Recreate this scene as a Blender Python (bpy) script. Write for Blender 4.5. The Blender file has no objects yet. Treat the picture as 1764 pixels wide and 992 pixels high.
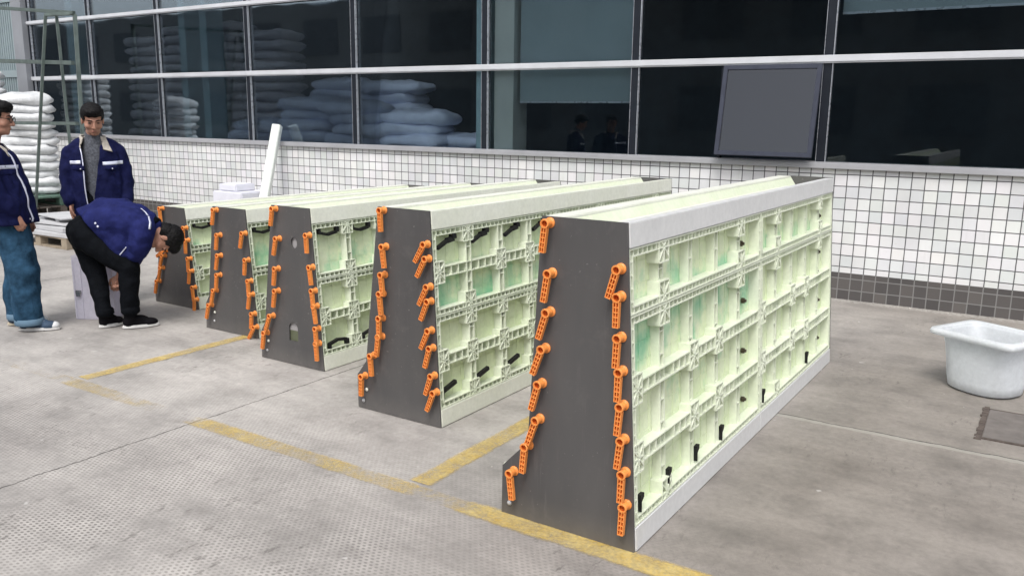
import bpy, bmesh, math, random
from mathutils import Vector, Matrix, Quaternion, noise
from mathutils.bvhtree import BVHTree
R = math.radians
SC = bpy.context.scene
COL = SC.collection
# ------------------------------------------------------------------ camera
F_PX, CXP, CYP, CAM_H = 1451.0, 882.0, 496.0, 1.65
RIGHT = Vector((0.838, 0.546, 0.013)); UPV = Vector((-0.119, 0.159, 0.980)); BACK = Vector((0.533, -0.823, 0.198))
BACK.normalize(); RIGHT = (RIGHT - BACK*RIGHT.dot(BACK)).normalized(); UPV = BACK.cross(RIGHT)
CAMP = Vector((0, 0, CAM_H))
cam = bpy.data.cameras.new('camera'); camo = bpy.data.objects.new('camera', cam); COL.objects.link(camo)
camo.matrix_world = Matrix(((RIGHT.x, UPV.x, BACK.x, 0), (RIGHT.y, UPV.y, BACK.y, 0), (RIGHT.z, UPV.z, BACK.z, CAM_H), (0, 0, 0, 1)))
cam.sensor_width = 36; cam.lens = 36*F_PX/1764; cam.clip_start = 0.05; cam.clip_end = 500
SC.camera = camo
# ------------------------------------------------------------------ sky, sun, exposure
SUN_EL, SUN_AZ = R(56), R(160)          # azimuth measured clockwise from +Y
w = bpy.data.worlds.new('World'); SC.world = w; w.use_nodes = True
nt = w.node_tree; nt.nodes.clear()
sky = nt.nodes.new('ShaderNodeTexSky'); sky.sky_type = 'NISHITA'; sky.sun_disc = False
sky.sun_elevation = SUN_EL; sky.sun_rotation = SUN_AZ; sky.air_density = 1.0; sky.dust_density = 3.0
hs = nt.nodes.new('ShaderNodeHueSaturation'); hs.inputs['Saturation'].default_value = 0.22
bg = nt.nodes.new('ShaderNodeBackground'); bg.inputs[1].default_value = 0.15
wo = nt.nodes.new('ShaderNodeOutputWorld')
nt.links.new(sky.outputs[0], hs.inputs['Color']); nt.links.new(hs.outputs[0], bg.inputs[0]); nt.links.new(bg.outputs[0], wo.inputs[0])
sl = bpy.data.lights.new('sun', 'SUN'); sl.energy = 1.0; sl.angle = R(22); sl.color = (1, 0.97, 0.93)
so = bpy.data.objects.new('sun', sl); COL.objects.link(so); so.location = (0, 0, 20)
sd = Vector((math.sin(SUN_AZ)*math.cos(SUN_EL), math.cos(SUN_AZ)*math.cos(SUN_EL), math.sin(SUN_EL)))
so.rotation_euler = sd.to_track_quat('Z', 'Y').to_euler()
SC.view_settings.view_transform = 'Standard'; SC.view_settings.look = 'None'
SC.view_settings.exposure = 0.80; SC.view_settings.gamma = 1
SC.view_settings.use_curve_mapping = False
SC.cycles.max_bounces = 8; SC.cycles.transparent_max_bounces = 12

def at(x, y, d):                 # a point of the photograph at a given depth (metres along the view)
    return CAMP + RIGHT*((x-CXP)*d/F_PX) - UPV*((y-CYP)*d/F_PX) - BACK*d
# ------------------------------------------------------------------ materials
def new_mat(name):
    m = bpy.data.materials.new(name); m.use_nodes = True
    n = m.node_tree; n.nodes.clear()
    out = n.nodes.new('ShaderNodeOutputMaterial'); return m, n, out
def N(n, typ, **kw):
    x = n.nodes.new(typ)
    for k, v in kw.items(): setattr(x, k, v)
    return x
def L(n, a, b): n.links.new(a, b)
def setin(node, **kw):
    for k, v in kw.items(): node.inputs[k.replace('_', ' ')].default_value = v
def mathn(n, op, a, b=None, c=None):
    x = N(n, 'ShaderNodeMath', operation=op)
    for i, v in enumerate((a, b, c)):
        if v is None: continue
        if isinstance(v, (int, float)): x.inputs[i].default_value = v
        else: L(n, v, x.inputs[i])
    return x.outputs[0]
def mixc(n, fac, a, b, mode='MIX'):
    x = N(n, 'ShaderNodeMix', data_type='RGBA', blend_type=mode)
    for s, v in ((x.inputs[0], fac), (x.inputs[6], a), (x.inputs[7], b)):
        if isinstance(v, (int, float)): s.default_value = v
        elif isinstance(v, tuple): s.default_value = (*v, 1) if len(v) == 3 else v
        else: L(n, v, s)
    return x.outputs[2]
def ramp(n, fac, pts):
    x = N(n, 'ShaderNodeValToRGB'); L(n, fac, x.inputs[0])
    e = x.color_ramp.elements
    while len(e) < len(pts): e.new(0.5)
    for i, (p, c) in enumerate(pts):
        e[i].position = p; e[i].color = (c, c, c, 1) if isinstance(c, (int, float)) else (*c, 1)
    return x.outputs[0]
def noisen(n, scale, detail=4, rough=.55, coord=None, w_=None):
    x = N(n, 'ShaderNodeTexNoise'); x.inputs['Scale'].default_value = scale
    x.inputs['Detail'].default_value = detail; x.inputs['Roughness'].default_value = rough
    if coord is not None: L(n, coord, x.inputs['Vector'])
    return x.outputs[0]
def geo_pos(n): return N(n, 'ShaderNodeNewGeometry').outputs['Position']
def obj_co(n): return N(n, 'ShaderNodeTexCoord').outputs['Object']
def principled(n, out, color, rough=.5, metal=0, spec=.5, bump=None, bstr=.3, bdist=.002):
    b = N(n, 'ShaderNodeBsdfPrincipled')
    if isinstance(color, tuple): b.inputs['Base Color'].default_value = (*color, 1)
    else: L(n, color, b.inputs['Base Color'])
    if isinstance(rough, (int, float)): b.inputs['Roughness'].default_value = rough
    else: L(n, rough, b.inputs['Roughness'])
    b.inputs['Metallic'].default_value = metal; b.inputs['Specular IOR Level'].default_value = spec
    if bump is not None:
        bn = N(n, 'ShaderNodeBump'); bn.inputs['Strength'].default_value = bstr; bn.inputs['Distance'].default_value = bdist
        L(n, bump, bn.inputs['Height']); L(n, bn.outputs[0], b.inputs['Normal'])
    L(n, b.outputs[0], out.inputs[0]); return b
def simple(name, c, rough=.5, metal=0, spec=.5, var=.12, scale=9, bump=0, bscale=60, bdist=.002):
    m, n, out = new_mat(name); co = obj_co(n)
    nz = noisen(n, scale, 5, .6, co)
    f = ramp(n, nz, [(.3, 1-var), (.7, 1+var)])
    col = mixc(n, 1.0, c, f, 'MULTIPLY')
    rr = ramp(n, noisen(n, scale*2.3, 4, .6, co), [(.3, max(0, rough-.08)), (.7, min(1, rough+.08))])
    bp = noisen(n, bscale, 4, .6, co) if bump else None
    principled(n, out, col, rr, metal, spec, bp, bump, bdist); return m

def mat_ground():
    m, n, out = new_mat('concrete'); P = geo_pos(n)
    sep = N(n, 'ShaderNodeSeparateXYZ'); L(n, P, sep.inputs[0]); X, Y = sep.outputs[0], sep.outputs[1]
    big = noisen(n, .55, 5, .6, P); mid = noisen(n, 2.6, 6, .62, P); fine = noisen(n, 28, 5, .7, P); grit = noisen(n, 220, 2, .6, P)
    base = mixc(n, ramp(n, big, [(.32, 0), (.68, 1)]), (.290, .270, .254), (.425, .400, .374))
    # slab right of the joint at x=-1.2 is newer and browner
    rightm = ramp(n, mathn(n, 'ADD', X, mathn(n, 'MULTIPLY', mid, .5)), [(.0, 0), (1, 1)])
    rs = N(n, 'ShaderNodeMapRange'); rs.inputs[1].default_value = -1.9; rs.inputs[2].default_value = -.6
    L(n, mathn(n, 'ADD', X, mathn(n, 'MULTIPLY', mid, .4)), rs.inputs[0])
    base = mixc(n, rs.outputs[0], base, mixc(n, ramp(n, big, [(.35, 0), (.65, 1)]), (.200, .178, .158), (.268, .242, .218)))
    fr = N(n, 'ShaderNodeMapRange'); fr.inputs[1].default_value = 4.2; fr.inputs[2].default_value = 7.5
    L(n, Y, fr.inputs[0])
    base = mixc(n, mathn(n, 'MULTIPLY', fr.outputs[0], .5), base, (.27, .25, .225))
    base = mixc(n, 1.0, base, ramp(n, mid, [(.25, .66), (.5, 1.0), (.75, 1.2)]), 'MULTIPLY')
    base = mixc(n, 1.0, base, ramp(n, fine, [(.25, .82), (.75, 1.14)]), 'MULTIPLY')
    base = mixc(n, 1.0, base, ramp(n, grit, [(.3, .93), (.7, 1.06)]), 'MULTIPLY')
    # tyre and mop smears stretched along the yard
    mp = N(n, 'ShaderNodeMapping'); mp.inputs['Scale'].default_value = (.9, 5, 1); L(n, P, mp.inputs[0])
    smear = noisen(n, 1.6, 5, .6, mp.outputs[0])
    base = mixc(n, 1.0, base, ramp(n, smear, [(.3, .90), (.7, 1.08)]), 'MULTIPLY')
    # dark damp specks on the right slab
    mp2 = N(n, 'ShaderNodeMapping'); mp2.inputs['Scale'].default_value = (3, 1, 1); mp2.inputs['Rotation'].default_value = (0, 0, R(12)); L(n, P, mp2.inputs[0])
    sp = ramp(n, noisen(n, 7, 6, .75, mp2.outputs[0]), [(.56, 0), (.66, 1)])
    spm = mathn(n, 'MULTIPLY', sp, ramp(n, noisen(n, .9, 2, .5, P), [(.5, 0), (.6, 1)]))
    base = mixc(n, mathn(n, 'MULTIPLY', spm, .6), base, (.075, .066, .06))
    st = ramp(n, noisen(n, 3.1, 7, .72, P), [(.58, 0), (.68, 1)])
    base = mixc(n, mathn(n, 'MULTIPLY', st, .30), base, (.12, .108, .10))
    hc_ = N(n, 'ShaderNodeTexVoronoi', feature='DISTANCE_TO_EDGE'); hc_.inputs['Scale'].default_value = .55
    wv_ = N(n, 'ShaderNodeVectorMath', operation='ADD'); nz_ = N(n, 'ShaderNodeTexNoise'); nz_.inputs['Scale'].default_value = 3; nz_.inputs['Detail'].default_value = 5
    L(n, P, nz_.inputs['Vector']); L(n, P, wv_.inputs[0]); L(n, nz_.outputs['Color'], wv_.inputs[1]); L(n, wv_.outputs[0], hc_.inputs['Vector'])
    ck = mathn(n, 'MULTIPLY', mathn(n, 'LESS_THAN', hc_.outputs['Distance'], .0012), ramp(n, noisen(n, .7, 2, .5, P), [(.54, 0), (.6, 1)]))
    base = mixc(n, mathn(n, 'MULTIPLY', ck, .6), base, (.08, .072, .066))
    # white droppings of dried slurry
    wsp = ramp(n, noisen(n, 11, 2, .5, P), [(.74, 0), (.77, 1)])
    base = mixc(n, mathn(n, 'MULTIPLY', wsp, .5), base, (.55, .53, .51))
    # anti-slip imprint: staggered dimples, worn away in patches
    rot = N(n, 'ShaderNodeMapping'); rot.inputs['Rotation'].default_value = (0, 0, R(3)); L(n, P, rot.inputs[0])
    s2 = N(n, 'ShaderNodeSeparateXYZ'); L(n, rot.outputs[0], s2.inputs[0])
    px, py = .0280, .0175
    v = mathn(n, 'DIVIDE', s2.outputs[1], py); vi = mathn(n, 'FLOOR', v)
    u = mathn(n, 'ADD', mathn(n, 'DIVIDE', s2.outputs[0], px), mathn(n, 'MULTIPLY', mathn(n, 'MODULO', vi, 2), .5))
    du = mathn(n, 'MULTIPLY', mathn(n, 'SUBTRACT', mathn(n, 'FRACT', u), .5), px/.0100)
    dv = mathn(n, 'MULTIPLY', mathn(n, 'SUBTRACT', mathn(n, 'FRACT', v), .5), py/.0068)
    dd = mathn(n, 'SQRT', mathn(n, 'ADD', mathn(n, 'MULTIPLY', du, du), mathn(n, 'MULTIPLY', dv, dv)))
    dot = ramp(n, dd, [(.55, 1), (1.0, 0)])
    wear = ramp(n, noisen(n, 1.3, 5, .65, P), [(.36, .12), (.60, 1)])
    yl = N(n, 'ShaderNodeMapRange'); yl.inputs[1].default_value = 3.9; yl.inputs[2].default_value = 2.6; L(n, mathn(n, 'ADD', Y, mathn(n, 'MULTIPLY', mid, .8)), yl.inputs[0])
    rl = mathn(n, 'SUBTRACT', 1, mathn(n, 'MULTIPLY', rs.outputs[0], .75))
    dm = mathn(n, 'MULTIPLY', mathn(n, 'MULTIPLY', dot, wear), mathn(n, 'MULTIPLY', yl.outputs[0], rl))
    base = mixc(n, mathn(n, 'MULTIPLY', dm, .78), base, (.115, .105, .10))
    # joints: a cracked one along Y at x=-3.815 and x=... and one along X
    wob = mathn(n, 'MULTIPLY', mathn(n, 'SUBTRACT', noisen(n, 5, 3, .6, P), .5), .05)
    wob2 = mathn(n, 'MULTIPLY', mathn(n, 'SUBTRACT', noisen(n, 30, 3, .6, P), .5), .012)
    wv = mathn(n, 'ADD', wob, wob2)
    def line(c, pos, wd): return mathn(n, 'LESS_THAN', mathn(n, 'ABSOLUTE', mathn(n, 'SUBTRACT', mathn(n, 'ADD', c, wv), pos)), mathn(n, 'ADD', wd, mathn(n, 'MULTIPLY', wob2, .5)))
    j1 = line(X, -3.815, .0045)
    j2 = mathn(n, 'MULTIPLY', line(Y, 4.725, .005), mathn(n, 'GREATER_THAN', X, -3.8))
    j3 = line(X, -8.4, .005)
    jj = mathn(n, 'MINIMUM', mathn(n, 'ADD', mathn(n, 'ADD', j1, j2), j3), 1)
    pale = mathn(n, 'MULTIPLY', mathn(n, 'MULTIPLY', line(Y, 4.70, .022), mathn(n, 'GREATER_THAN', X, -3.8)), .35)
    base = mixc(n, pale, base, (.42, .42, .37))
    base = mixc(n, mathn(n, 'MULTIPLY', jj, .85), base, (.05, .046, .042))
    # crumbled mortar fillet along the tiled wall
    ed = mathn(n, 'MULTIPLY', mathn(n, 'GREATER_THAN', mathn(n, 'ADD', Y, mathn(n, 'MULTIPLY', fine, .12)), 8.24), ramp(n, fine, [(.42, 0), (.55, 1)]))
    base = mixc(n, mathn(n, 'MULTIPLY', ed, .6), base, (.42, .40, .37))
    h = mathn(n, 'SUBTRACT', mathn(n, 'MULTIPLY', fine, .5), mathn(n, 'ADD', dm, mathn(n, 'MULTIPLY', jj, 3)))
    principled(n, out, base, ramp(n, mid, [(.3, .62), (.7, .85)]), 0, .35, h, .55, .0016)
    return m
def mat_line():
    m, n, out = new_mat('yellow_paint'); P = geo_pos(n)
    sep = N(n, 'ShaderNodeSeparateXYZ'); L(n, P, sep.inputs[0])
    keep = N(n, 'ShaderNodeMapRange'); keep.inputs[1].default_value = -8; keep.inputs[2].default_value = 0; L(n, sep.outputs[0], keep.inputs[0])
    def k(x): return (x+8)/8
    amt = ramp(n, keep.outputs[0], [(k(-6.2), .25), (k(-5.15), .3), (k(-5.0), .52), (k(-4.3), .40), (k(-3.95), .12), (k(-3.72), .66), (k(-3.2), .56), (k(-3.0), .42), (k(-2.75), .62), (k(-2.62), .48), (k(-2.35), .52), (k(-2.1), .33), (k(-1.92), .70), (k(-1.0), .78)])
    onx = mathn(n, 'LESS_THAN', sep.outputs[1], 2.81)
    amt = mathn(n, 'ADD', mathn(n, 'MULTIPLY', amt, onx), mathn(n, 'MULTIPLY', mathn(n, 'SUBTRACT', 1, onx), .70))
    nz = mathn(n, 'ADD', mathn(n, 'MULTIPLY', noisen(n, 7, 4, .6, P), .55), mathn(n, 'MULTIPLY', noisen(n, 60, 4, .7, P), .45))
    def edge(c, pos, hw):
        return mathn(n, 'DIVIDE', mathn(n, 'SUBTRACT', hw, mathn(n, 'ABSOLUTE', mathn(n, 'SUBTRACT', c, pos))), .02)
    e1 = mathn(n, 'ADD', mathn(n, 'MULTIPLY', edge(sep.outputs[1], 2.7325, .0675), onx), mathn(n, 'MULTIPLY', mathn(n, 'MAXIMUM', edge(sep.outputs[0], -2.31, .065), edge(sep.outputs[0], -5.04, .06)), mathn(n, 'SUBTRACT', 1, onx)))
    amt = mathn(n, 'SUBTRACT', amt, mathn(n, 'MULTIPLY', mathn(n, 'SUBTRACT', 1, mathn(n, 'MINIMUM', e1, 1)), .38))
    d = mathn(n, 'ADD', amt, mathn(n, 'MULTIPLY', mathn(n, 'SUBTRACT', nz, .5), 1.5))
    # paint gone from the raised dots first
    alpha = ramp(n, d, [(.32, 0), (.88, .88)])
    col = mixc(n, ramp(n, noisen(n, 12, 4, .6, P), [(.3, 0), (.7, 1)]), (.55, .38, .09), (.60, .47, .19))
    col = mixc(n, ramp(n, noisen(n, 90, 3, .6, P), [(.45, 0), (.75, .5)]), col, (.36, .33, .27))
    b = principled(n, out, col, .7, 0, .3, noisen(n, 120, 3, .6, P), .3, .001)
    L(n, alpha, b.inputs['Alpha']); return m
def mat_tiles():
    m, n, out = new_mat('wall_tiles'); P = geo_pos(n)
    sep = N(n, 'ShaderNodeSeparateXYZ'); L(n, P, sep.inputs[0])
    wx = mathn(n, 'MULTIPLY', mathn(n, 'SUBTRACT', noisen(n, 2.0, 2, .5, P), .5), .008)
    u = mathn(n, 'DIVIDE', mathn(n, 'ADD', sep.outputs[0], mathn(n, 'ADD', wx, 1.68+22)), .11)
    v = mathn(n, 'DIVIDE', mathn(n, 'ADD', sep.outputs[2], mathn(n, 'ADD', wx, .2846+.7)), .1078)
    v = mathn(n, 'SUBTRACT', v, 0.0)
    fu, fv = mathn(n, 'FRACT', u), mathn(n, 'FRACT', v)
    eu = mathn(n, 'MINIMUM', fu, mathn(n, 'SUBTRACT', 1, fu)); ev = mathn(n, 'MINIMUM', fv, mathn(n, 'SUBTRACT', 1, fv))
    e = mathn(n, 'MINIMUM', eu, ev)
    grout = ramp(n, e, [(.032, 1), (.050, 0)])
    cv = N(n, 'ShaderNodeCombineXYZ'); L(n, mathn(n, 'FLOOR', u), cv.inputs[0]); L(n, mathn(n, 'FLOOR', v), cv.inputs[1])
    wn = N(n, 'ShaderNodeTexWhiteNoise'); L(n, cv.outputs[0], wn.inputs[0])
    dark = mathn(n, 'LESS_THAN', sep.outputs[2], .2546)
    tint = mixc(n, .03, (.72, .722, .722), wn.outputs['Color'])
    tint = mixc(n, 1.0, tint, ramp(n, wn.outputs['Value'], [(0, .88), (1, 1.05)]), 'MULTIPLY')
    tint = mixc(n, 1.0, tint, ramp(n, noisen(n, 1.2, 5, .6, P), [(.3, .86), (.7, 1.04)]), 'MULTIPLY')
    tint = mixc(n, ramp(n, noisen(n, 26, 4, .7, P), [(.66, 0), (.78, .5)]), tint, (.40, .38, .34))
    drk = mixc(n, wn.outputs['Value'], (.075, .070, .070), (.12, .11, .105))
    drip = N(n, 'ShaderNodeMapping'); drip.inputs['Scale'].default_value = (9, 1, .7); L(n, P, drip.inputs[0])
    tint = mixc(n, ramp(n, noisen(n, 1, 5, .7, drip.outputs[0]), [(.58, 0), (.8, .35)]), tint, (.45, .44, .40))
    tile = mixc(n, dark, tint, drk)
    g = mixc(n, dark, (.085, .085, .088), (.20, .195, .19))
    col = mixc(n, grout, tile, g)
    rgh = mixc(n, grout, (.22, .22, .22), (.9, .9, .9))
    b = principled(n, out, col, .3, 0, .45, mathn(n, 'SUBTRACT', mathn(n, 'MULTIPLY', noisen(n, 14, 2, .5, P), .25), grout), .5, .002)
    L(n, rgh, b.inputs['Roughness']); return m
def mat_plastic(name, c1, c2, green=0, trans=.25, rough=.42):
    m, n, out = new_mat(name); co = geo_pos(n)
    nz = ramp(n, noisen(n, 3.2, 4, .6, co), [(.3, 0), (.7, 1)])
    col = mixc(n, nz, c1, c2)
    col = mixc(n, 1.0, col, ramp(n, noisen(n, 35, 4, .65, co), [(.3, .93), (.7, 1.05)]), 'MULTIPLY')
    if green:  # noise-edged green tint, stronger towards one edge of the panel
        aa = N(n, 'ShaderNodeAttribute'); aa.attribute_name = 'green_tint'
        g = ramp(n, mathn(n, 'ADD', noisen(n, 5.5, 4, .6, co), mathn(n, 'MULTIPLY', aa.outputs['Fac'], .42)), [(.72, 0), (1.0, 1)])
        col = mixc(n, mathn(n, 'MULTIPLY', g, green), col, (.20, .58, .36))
    b = principled(n, out, col, rough, 0, .4, noisen(n, 90, 3, .6, co), .12, .001)
    if trans:
        t = N(n, 'ShaderNodeBsdfTranslucent'); L(n, col, t.inputs[0])
        mx = N(n, 'ShaderNodeMixShader'); mx.inputs[0].default_value = trans
        L(n, b.outputs[0], mx.inputs[1]); L(n, t.outputs[0], mx.inputs[2]); L(n, mx.outputs[0], out.inputs[0])
    return m
def mat_glass(name, tcol, refl=1.0, rough=.015, extra=.0):
    m, n, out = new_mat(name)
    fr = N(n, 'ShaderNodeFresnel'); fr.inputs[0].default_value = 1.5
    f = mathn(n, 'MINIMUM', mathn(n, 'ADD', mathn(n, 'MULTIPLY', fr.outputs[0], refl), extra), 1)
    g = N(n, 'ShaderNodeBsdfGlossy'); g.inputs['Roughness'].default_value = rough; g.inputs[0].default_value = (.93, .96, 1, 1)
    nz = noisen(n, .7, 2, .5, geo_pos(n)); bn = N(n, 'ShaderNodeBump'); bn.inputs['Strength'].default_value = .25; bn.inputs['Distance'].default_value = .01
    L(n, nz, bn.inputs['Height']); L(n, bn.outputs[0], g.inputs['Normal'])
    t = N(n, 'ShaderNodeBsdfTransparent'); t.inputs[0].default_value = (*tcol, 1)
    mx = N(n, 'ShaderNodeMixShader'); L(n, f, mx.inputs[0]); L(n, t.outputs[0], mx.inputs[1]); L(n, g.outputs[0], mx.inputs[2])
    L(n, mx.outputs[0], out.inputs[0]); return m
def mat_endplate():
    m, n, out = new_mat('dark_sheet'); P = geo_pos(n)
    mp = N(n, 'ShaderNodeMapping'); mp.inputs['Scale'].default_value = (1, 1, .25); L(n, P, mp.inputs[0])
    a = noisen(n, 3, 4, .6, mp.outputs[0])
    col = mixc(n, ramp(n, a, [(.3, 0), (.7, 1)]), (.074, .072, .073), (.102, .098, .097))
    scr = N(n, 'ShaderNodeMapping'); scr.inputs['Scale'].default_value = (40, 40, 3); scr.inputs['Rotation'].default_value = (0, R(20), 0); L(n, P, scr.inputs[0])
    s = ramp(n, noisen(n, 1, 4, .7, scr.outputs[0]), [(.60, 0), (.75, .5)])
    col = mixc(n, s, col, (.14, .13, .13))
    col = mixc(n, ramp(n, noisen(n, 9, 5, .7, P), [(.56, 0), (.75, .35)]), col, (.15, .14, .135))
    col = mixc(n, ramp(n, noisen(n, 55, 2, .6, P), [(.70, 0), (.74, .5)]), col, (.26, .25, .235))
    dust = N(n, 'ShaderNodeSeparateXYZ'); L(n, P, dust.inputs[0])
    dz = N(n, 'ShaderNodeMapRange'); dz.inputs[1].default_value = .12; dz.inputs[2].default_value = 0; L(n, dust.outputs[2], dz.inputs[0])
    col = mixc(n, mathn(n, 'MULTIPLY', mathn(n, 'MULTIPLY', dz.outputs[0], noisen(n, 20, 5, .7, P)), .5), col, (.24, .22, .20))
    principled(n, out, col, ramp(n, noisen(n, 8, 5, .6, P), [(.3, .38), (.7, .55)]), .15, .4, noisen(n, 150, 2, .5, P), .1, .001); return m
def mat_cloth(name, c, var=.25, bump=.5, scale=12, fold=5, sheen=0.1, weave=420, rough=.85):
    m, n, out = new_mat(name); co = geo_pos(n)
    col = mixc(n, 1.0, c, ramp(n, noisen(n, scale, 5, .65, co), [(.3, 1-var), (.7, 1+var)]), 'MULTIPLY')
    h = mathn(n, 'ADD', mathn(n, 'MULTIPLY', noisen(n, fold*4, 4, .6, co), 1), mathn(n, 'MULTIPLY', noisen(n, weave, 2, .5, co), .12))
    b = principled(n, out, col, rough, 0, .06, h, bump, .012)
    b.inputs['Sheen Weight'].default_value = sheen; return m

M = {}
M['ground'] = mat_ground(); M['line'] = mat_line(); M['tiles'] = mat_tiles()
M['rib'] = mat_plastic('ribbed_plastic', (.785, .84, .665), (.84, .875, .745), 0, .12)
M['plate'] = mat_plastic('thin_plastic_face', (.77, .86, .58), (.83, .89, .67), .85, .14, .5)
M['rail'] = mat_plastic('pale_rail', (.78, .79, .69), (.84, .845, .77), 0, .08, .38)
M['railgrey'] = mat_plastic('grey_rail', (.62, .62, .62), (.67, .67, .665), 0, .0, .38)
M['inner'] = mat_plastic('inner_plastic', (.76, .82, .62), (.82, .86, .70), 0, .15, .45)
M['sheet'] = mat_endplate()
M['orange'] = simple('orange_plastic', (.80, .275, .065), .45, 0, .4, .16, 22)
M['orange_shade'] = simple('orange_shaded', (.50, .09, .012), .55, 0, .4, .15, 14)  # darker copy of the clip orange, recess shade put into the colour
M['black'] = simple('black_plastic', (.010, .010, .011), .55, 0, .3)
M['bolt'] = simple('dull_bolt', (.075, .06, .04), .5, .4, .4)
M['alu'] = simple('aluminium_bar', (.62, .63, .66), .38, .25, .5, .08, 3)
M['sill'] = simple('sill_metal', (.42, .42, .44), .42, .3, .5, .10, 3)
M['mull'] = simple('dark_mullion', (.012, .015, .022), .6, 0, .2)
M['bead'] = simple('bright_bead', (.42, .44, .48), .3, .4, .5)
M['glass'] = mat_glass('tinted_glass', (.80, .85, .87), .85)
M['sashglass'] = mat_glass('sash_glass', (.35, .36, .44), 1.0, .05, .018)
M['blind'] = simple('roller_blind', (.28, .33, .35), .8, 0, .1, .05, 2)
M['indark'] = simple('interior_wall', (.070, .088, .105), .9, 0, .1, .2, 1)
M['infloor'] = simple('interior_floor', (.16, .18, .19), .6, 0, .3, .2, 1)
M['pillar'] = simple('interior_pillar', (.52, .53, .50), .8, 0, .2, .06, 2)
M['pillar_t'] = simple('interior_pillar_blue', (.38, .52, .56), .8, 0, .2, .06, 2)
M['shedmetal'] = simple('corrugated_metal', (.30, .36, .38), .45, .4, .5, .10, 1.2)
M['shedlight'] = simple('translucent_panel', (.62, .66, .68), .45, 0, .4, .06, 1.2)
M['pier'] = simple('grey_pier', (.22, .23, .25), .7, 0, .3, .1, 2)
M['bag'] = simple('woven_sack', (.66, .67, .68), .5, 0, .35, .14, 9, .9, 26, .012)
M['bagin'] = simple('woven_sack_blue', (.66, .69, .84), .6, 0, .3, .14, 5, .5, 55, .006)
M['bagdk'] = simple('woven_sack_mirrored', (.55, .51, .55), .7, 0, .2, .25, 5, .5, 55, .006)  # darker sack colour for the stacks added as a window reflection
M['wood'] = simple('pallet_wood', (.30, .25, .19), .8, 0, .2, .25, 6, .3, 40)
M['wooddk'] = simple('old_pallet_wood', (.10, .085, .075), .85, 0, .2, .25, 6, .3, 40)
M['greenpal'] = simple('green_plastic_pallet', (.075, .13, .10), .6, 0, .3, .25, 8)
M['board'] = simple('pale_board', (.46, .46, .47), .6, 0, .3, .14, 4)
M['steel'] = simple('painted_steel', (.11, .14, .13), .45, .3, .5, .25, 8)
M['hole_lit_olive'] = simple('lit_hole_olive', (.10, .11, .065), .7); M['hole_lit_grey'] = simple('lit_hole_grey', (.30, .285, .285), .7)  # lit mould interior seen through the cut-outs, painted as flat colours
M['tub'] = mat_plastic('milky_tub', (.82, .84, .86), (.86, .88, .90), 0, .45, .32)
M['post'] = mat_plastic('white_profile', (.76, .80, .76), (.80, .84, .80), 0, .08, .35)
M['clear'] = mat_plastic('milky_clear', (.78, .76, .84), (.84, .82, .90), 0, .25, .2)
M['clear'].node_tree.nodes['Principled BSDF'].inputs['Alpha'].default_value = .45
M['foam'] = simple('white_foam', (.66, .66, .72), .8, 0, .2, .05, 10)
M['cover'] = simple('cover_slab', (.150, .134, .124), .75, 0, .3, .2, 9, .4, 60)
M['coverframe'] = simple('cover_frame', (.10, .08, .07), .8, .2, .3, .35, 12, .6, 40)
M['navy'] = mat_cloth('navy_cloth', (.0085, .0105, .046), .35, .8, sheen=0, rough=.75)
M['navy2'] = mat_cloth('blue_cloth', (.015, .019, .088), .30, .8, sheen=0, rough=.75)
M['jeans'] = mat_cloth('denim', (.024, .062, .110), .55, .9, 9, 4, sheen=0)
M['blackcloth'] = mat_cloth('black_cloth', (.004, .0048, .0065), .3, .8, sheen=0, rough=.8)
M['sweater'] = mat_cloth('grey_sweater', (.085, .09, .105), .5, .6, 70)
M['fleece'] = mat_cloth('beige_fleece', (.44, .40, .35), .2, .7, 50)
M['reflect'] = simple('reflective_strip', (.62, .64, .76), .35, .2, .6, .05)
M['hair'] = simple('black_hair', (.0045, .004, .0045), .6, 0, .18, .4, 60, .8, 160, .004)
M['skin'] = simple('skin', (.36, .185, .13), .5, 0, .35, .12, 12)
M['skin'].node_tree.nodes[-1]
M['eye'] = simple('eye_dark', (.02, .012, .01), .25)
M['lip'] = simple('lip', (.30, .12, .10), .5)
M['shoe'] = simple('black_suede', (.005, .0045, .006), .8, 0, .1)
M['sole'] = simple('white_sole', (.62, .61, .60), .6, 0, .4, .1, 20)
M['shoeblue'] = simple('blue_shoe', (.035, .06, .10), .7, 0, .3, .3, 25)
M['shoewhite'] = simple('white_toe', (.60, .61, .62), .6)
M['soletan'] = simple('tan_sole', (.50, .44, .34), .7)
M['metal'] = simple('shiny_metal', (.7, .7, .72), .22, .9, .5)
M['opp'] = simple('opposite_wall', (.19, .205, .215), .9, 0, .1, .12, .3)
M['oppw'] = simple('opposite_window', (.12, .135, .15), .8, 0, .1)
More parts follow.
